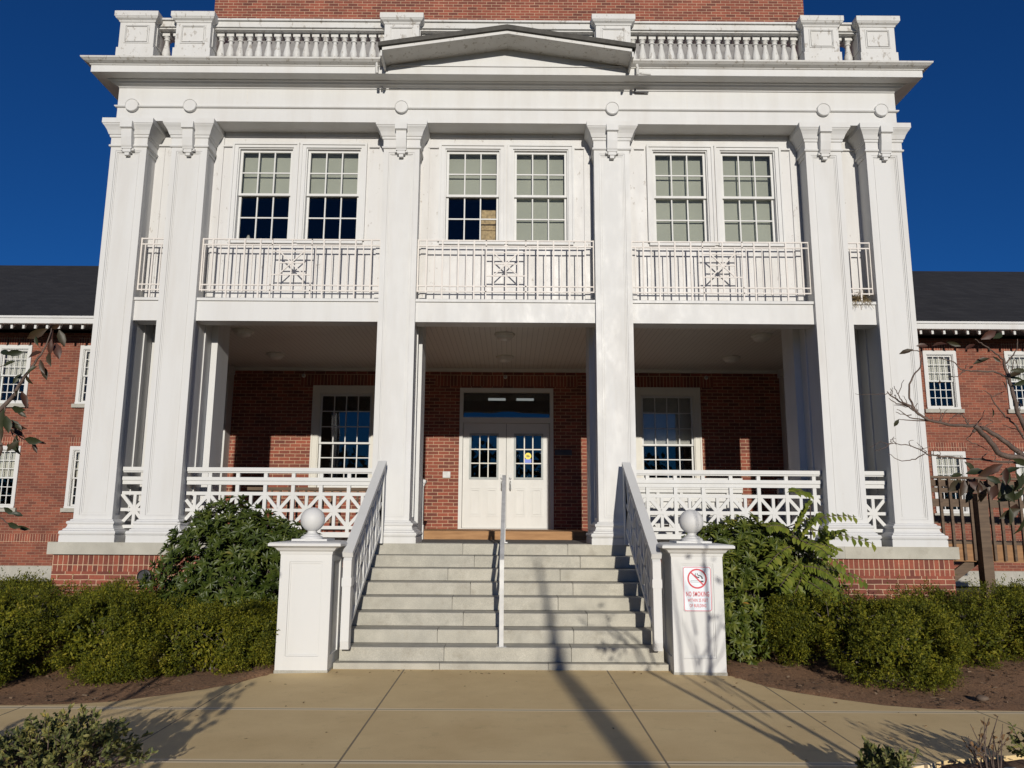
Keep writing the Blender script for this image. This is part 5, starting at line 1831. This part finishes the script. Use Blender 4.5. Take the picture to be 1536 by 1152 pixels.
def magnolia_right():
    base = Vector((2.62, 2.5, -0.05))
    t = thing("magnolia_tree", "nearly bare young magnolia reaching in from the right, a few dark leaves left", "tree", base, "young magnolias at the edges of the view")
    S = lambda c: [(1280 + a * .2604, 480 + b * .2604) for a, b in c]
    m = MB()
    knee = at(1640, 830, 2.75)
    m.tube([base, base.lerp(knee, .5) + Vector((.04, 0, 0)), knee], [0.030, 0.027, 0.023], 8)
    m.tube([base + Vector((.05, .05, 0)), Vector((2.75, 2.6, 1.2)), Vector((2.72, 2.7, 2.4)), Vector((2.65, 2.75, 3.1))], [0.028, 0.022, 0.014, 0.006], 7)
    m.tube([base + Vector((-.05, .03, 0)), Vector((2.5, 2.35, .8)), Vector((2.46, 2.25, 1.9)), Vector((2.38, 2.2, 2.7))], [0.022, 0.018, 0.012, 0.005], 7)
    m.build("trunk", M['bark'], t, smooth=60)
    m = MB()
    br = [([(1382, 1350), (1100, 900), (983, 800), (860, 780), (790, 700), (700, 610)], 2.8, .0115, .009),
          ([(700, 610), (590, 605), (430, 575), (330, 500), (240, 455), (195, 412)], 2.85, .0068, .0018),
          ([(690, 640), (740, 622), (860, 690), (985, 790), (1200, 980), (1382, 1350)], 2.9, .006, .013),
          ([(380, 545), (322, 450), (330, 350), (385, 270), (392, 185)], 2.85, .0042, .002),
          ([(392, 185), (355, 175), (310, 180)], 2.85, .0022, .0015),
          ([(360, 530), (290, 470), (262, 430), (292, 345)], 2.83, .003, .001),
          ([(262, 430), (235, 380)], 2.83, .002, .001), ([(310, 495), (250, 480), (205, 450)], 2.84, .003, .001),
          ([(420, 575), (330, 560), (250, 515)], 2.86, .003, .001), ([(430, 580), (300, 575), (262, 572)], 2.86, .0025, .001),
          ([(330, 545), (280, 545), (245, 530)], 2.86, .002, .001), ([(340, 510), (300, 500), (235, 490)], 2.86, .002, .001),
          ([(500, 585), (520, 545), (540, 515)], 2.85, .002, .001), ([(495, 585), (505, 540), (498, 505)], 2.85, .002, .001),
          ([(660, 600), (640, 560), (610, 540), (560, 570), (545, 590)], 2.85, .0025, .001), ([(700, 605), (740, 560), (755, 520)], 2.85, .0025, .001),
          ([(740, 620), (800, 590), (780, 570)], 2.9, .002, .001), ([(690, 640), (655, 690), (720, 720), (800, 760)], 2.85, .002, .001),
          ([(1382, 1250), (1120, 760), (1000, 640), (955, 540), (918, 420), (888, 300), (865, 222)], 2.7, .0105, .0045),
          ([(865, 222), (800, 180), (750, 145), (700, 110)], 2.7, .0034, .0014), ([(885, 250), (935, 180), (945, 110)], 2.7, .003, .0012),
          ([(888, 335), (830, 305), (720, 292), (640, 290), (570, 240), (490, 215)], 2.7, .004, .0012), ([(640, 292), (610, 320), (575, 328)], 2.7, .002, .001),
          ([(630, 295), (660, 255)], 2.7, .0016, .001), ([(900, 330), (930, 230), (950, 290)], 2.7, .0016, .001),
          ([(1250, 1100), (1020, 850), (800, 812), (540, 790), (440, 778), (390, 750), (300, 718), (200, 712)], 2.95, .0050, .0012),
          ([(410, 775), (340, 805), (280, 812), (200, 770)], 2.95, .0024, .001), ([(215, 710), (160, 745), (120, 755)], 2.95, .0016, .0008), ([(205, 715), (150, 705), (95, 738)], 2.95, .0014, .0007),
          ([(520, 790), (480, 775), (505, 800), (525, 785)], 2.95, .0016, .001),
          ([(990, 690), (940, 610), (880, 555), (820, 490), (790, 430), (750, 405)], 2.75, .0042, .001), ([(800, 440), (870, 410)], 2.75, .0016, .001),
          ([(195, 425), (120, 430), (10, 425)], 2.83, .0015, .0007), ([(960, 640), (900, 620), (860, 600)], 2.75, .002, .001)]
    for pts, d, r0, r1 in br:
        branch(m, S(pts), d, r0, r1)
    rr = random.Random(44)
    # short spur twigs along the main limbs
    for pts, d, _, _ in br[:2] + br[18:19] + br[25:26]:
        for k in range(len(pts) - 1):
            for q in range(2):
                u = rr.random()
                x, y = pts[k][0] * (1 - u) + pts[k + 1][0] * u, pts[k][1] * (1 - u) + pts[k + 1][1] * u
                branch(m, S([(x, y), (x + rr.uniform(-22, 14), y - rr.uniform(10, 30)), (x + rr.uniform(-34, 24), y - rr.uniform(25, 55))]), d, .0018, .0008)
    m.build("branches", M['twig'], t, smooth=60)
    acc = []
    for x, y, ln, a in ((345, 170, .075, 195), (455, 150, .085, 5), (430, 150, .06, 170), (620, 150, .07, 165), (700, 140, .06, 200), (735, 110, .10, 25), (805, 105, .09, 20), (690, 265, .035, 200), (690, 255, .09, 25), (850, 245, .05, 150),
                     (905, 290, .085, -5), (920, 375, .09, 12), (800, 505, .055, -90), (262, 572, .045, 235), (490, 370, .035, 60), (578, 326, .03, 190), (470, 395, .02, 20), (880, 400, .05, 100),
                     (620, 925, .12, 215), (640, 920, .10, 262), (660, 915, .11, 292), (700, 910, .10, 240), (730, 925, .12, 280), (750, 930, .10, 300), (760, 900, .09, 340), (560, 905, .08, 10), (700, 870, .08, 150),
                     (760, 870, .10, 190), (800, 850, .11, 200), (860, 830, .12, 210), (880, 850, .10, 260), (900, 870, .12, 230), (930, 870, .10, 290), (960, 850, .11, 200), (980, 880, .12, 250), (860, 920, .12, 240),
                     (880, 940, .11, 280), (920, 950, .12, 220), (950, 990, .12, 200), (985, 960, .12, 230), (940, 1060, .12, 225), (900, 1080, .10, 260), (960, 1090, .12, 200), (990, 1130, .12, 240), (1000, 830, .11, 170), (820, 950, .10, 230),
                     (680, 980, .09, 240), (760, 960, .10, 250), (985, 1010, .10, 280), (970, 300, .09, 200), (985, 350, .08, 150)):
        px, py = S([(x, y)])[0]
        big_leaf(acc, px, py, rr.uniform(2.62, 2.82), ln * (.62 if y > 800 else .66), a + rr.uniform(-12, 12), rr)
    for i in range(10):                                  # leaves on the unseen side of the tree
        p = Vector((2.55 + rr.uniform(-.25, .45), 2.3 + rr.uniform(-.6, .5), rr.uniform(1.2, 2.9)))
        acc.append((p, Vector((rr.uniform(-1, 1), rr.uniform(-1, 1), rr.uniform(-1, .3))), Vector((rr.uniform(-.5, .5), -1, rr.uniform(0, 1))), rr.uniform(.07, .11), .045))
    leaf_object(acc, t)
    m = MB()
    for i in range(9):
        p = Vector((2.62, 2.5, rr.uniform(1.0, 2.0)))
        e = p + Vector((rr.uniform(-.2, .5), rr.uniform(-.5, .4), rr.uniform(.4, 1.0)))
        m.tube([p, p.lerp(e, .5) + Vector((.05, 0, -.05)), e], [.010, .007, .002], 5)
    m.build("limb", M['bark'], t, smooth=60)


def magnolia_left():
    base = Vector((-2.95, 2.9, -0.05))
    t = thing("magnolia_tree", "young magnolia reaching in from the left with green and purplish leaves", "tree", base, "young magnolias at the edges of the view")
    S = lambda c: [(a * .2952, 460 + b * .2952) for a, b in c]
    m = MB()
    m.tube([base, Vector((-2.92, 2.95, .8)), Vector((-2.85, 3.05, 1.5)), Vector((-2.8, 3.1, 2.3))], [0.028, 0.024, 0.018, 0.006], 8)
    m.tube([base + Vector((.05, .02, 0)), Vector((-2.75, 2.85, .5)), Vector((-2.6, 2.85, 1.0))], [0.018, 0.014, 0.005], 7)
    m.build("trunk", M['bark'], t, smooth=60)
    m = MB()
    for pts, d, r0, r1 in [([(-420, 900), (-120, 640), (30, 500), (100, 400), (160, 310), (220, 220), (262, 110)], 3.3, .012, .002), ([(30, 500), (20, 560), (60, 640), (90, 690)], 3.3, .004, .0015),
                           ([(60, 640), (120, 672), (170, 690), (210, 690)], 3.3, .0025, .001), ([(-200, 700), (-60, 640), (10, 600), (40, 600)], 3.3, .005, .002), ([(-200, 900), (-40, 1040), (30, 1090), (60, 1112)], 3.35, .004, .0015),
                           ([(-40, 1010), (20, 1025), (60, 1045)], 3.35, .002, .001), ([(-100, 200), (-20, 230), (30, 240)], 3.3, .003, .001), ([(-100, 330), (-20, 310), (20, 300)], 3.3, .003, .001), ([(-200, 820), (-30, 720), (30, 700)], 3.3, .003, .001),
                           ([(160, 310), (200, 300), (215, 320)], 3.3, .0016, .001), ([(215, 225), (195, 200)], 3.3, .0016, .001)]:
        branch(m, S(pts), d, r0, r1)
    m.build("branches", M['twig'], t, smooth=60)
    rr = random.Random(9)
    acc = []
    for x, y, ln, a in ((262, 110, .055, 15), (240, 112, .115, 218), (270, 118, .10, 268), (300, 118, .09, 285), (262, 165, .08, 272), (285, 185, .09, 300), (195, 200, .055, 120), (215, 230, .08, 205), (250, 230, .085, 300), (205, 270, .08, 285), (215, 300, .075, 300),
                        (190, 300, .06, 230), (110, 340, .065, 235), (130, 345, .06, 300), (110, 430, .095, 300), (95, 420, .07, 262), (60, 515, .085, 345), (85, 525, .06, 325), (20, 520, .11, 262), (5, 540, .10, 250), (35, 590, .09, 330), (60, 575, .075, 320),
                        (10, 610, .09, 290), (50, 620, .08, 330), (85, 650, .09, 262), (70, 680, .08, 300), (100, 680, .08, 230), (125, 672, .085, 340), (165, 690, .06, 300), (190, 690, .05, 355), (10, 690, .09, 260), (35, 700, .07, 330), (-5, 640, .10, 230),
                        (30, 238, .085, 10), (5, 225, .07, 340), (15, 303, .06, 20), (40, 1100, .075, 345), (60, 1045, .05, 350), (20, 1020, .07, 330), (90, 1115, .065, 350), (-5, 570, .12, 290), (30, 555, .09, 300)):
        px, py = S([(x, y)])[0]
        big_leaf(acc, px, py, rr.uniform(3.18, 3.36), ln * .86, a + rr.uniform(-10, 10), rr)
    for i in range(18):                                 # rest of the crown, outside the view
        p = Vector((-2.95 + rr.uniform(-.5, .42), 2.75 + rr.uniform(-.6, .3), rr.uniform(.4, 1.5)))
        acc.append((p, Vector((rr.uniform(-1, 1), rr.uniform(-1, 1), rr.uniform(-1, .3))), Vector((rr.uniform(-.5, .5), -1, rr.uniform(0, 1))), rr.uniform(.08, .12), .05))
    for i in range(75):
        p = Vector((-2.00 + rr.uniform(-.14, .12), 2.66 + rr.uniform(-.12, .1), rr.uniform(.66, 1.32)))
        acc.append((p, Vector((rr.uniform(-1, 1), rr.uniform(-1, 1), rr.uniform(-1, .3))), Vector((rr.uniform(-.5, .5), -1, rr.uniform(0, 1))), rr.uniform(.08, .12), .05))
    leaf_object(acc, t)
    m = MB()
    for k in range(7):
        s = Vector((-2.9, 2.9, .35 + .1 * k))
        e = Vector((-2.0 + rr.uniform(-.12, .10), 2.66 + rr.uniform(-.12, .12), .75 + .08 * k))
        m.tube([s, s.lerp(e, .5) + Vector((0, 0, .07)), e], [.009, .006, .002], 5)
    for i in range(10):
        p = Vector((-2.92, 2.9, rr.uniform(.4, 1.4)))
        e = p + Vector((rr.uniform(-.5, .4), rr.uniform(-.4, .2), rr.uniform(.15, .5)))
        m.tube([p, p.lerp(e, .5) + Vector((.04, 0, -.04)), e], [.009, .006, .002], 5)
    m.build("limb", M['bark'], t, smooth=60)


magnolia_right()
magnolia_left()


# far trees behind the viewpoint: what the door and porch window panes mirror
L = Leaves()
m = MB()
for i in range(24):
    x = -62 + i * 5.2 + rng.uniform(-1.5, 1.5)
    y, h = -63 + rng.uniform(-4, 4), rng.uniform(7.0, 11.5)
    n = 420
    d = rng.normal(size=(n, 3)); d /= np.linalg.norm(d, axis=1, keepdims=True)
    P = np.array([x, y, h * .55]) + d * np.array([3.3, 2.4, h * .46]) * rng.uniform(.35, 1.05, size=(n, 1))
    L.add(LEAF_V3, LEAF_F3, P, rng.normal(size=(n, 3)), rng.normal(size=(n, 3)), rng.uniform(.5, 1.0, size=n), rng.uniform(.4, .7, size=n))
    m.tube([(x, y, -.1), (x, y, h * .5), (x, y, h * .85)], [.22, .16, .05], 7)
M['far_leaf'] = leaf_mat("far_foliage", [(0.1, (0.03, 0.035, 0.012)), (1.0, (0.09, 0.085, 0.03))])
wood = L.build("treeline", M['far_leaf'])
tag(wood, "dark treeline across the street, mirrored in the door panes", "treeline", kind="stuff")
m.build("trunks", M['bark'], wood, smooth=60)
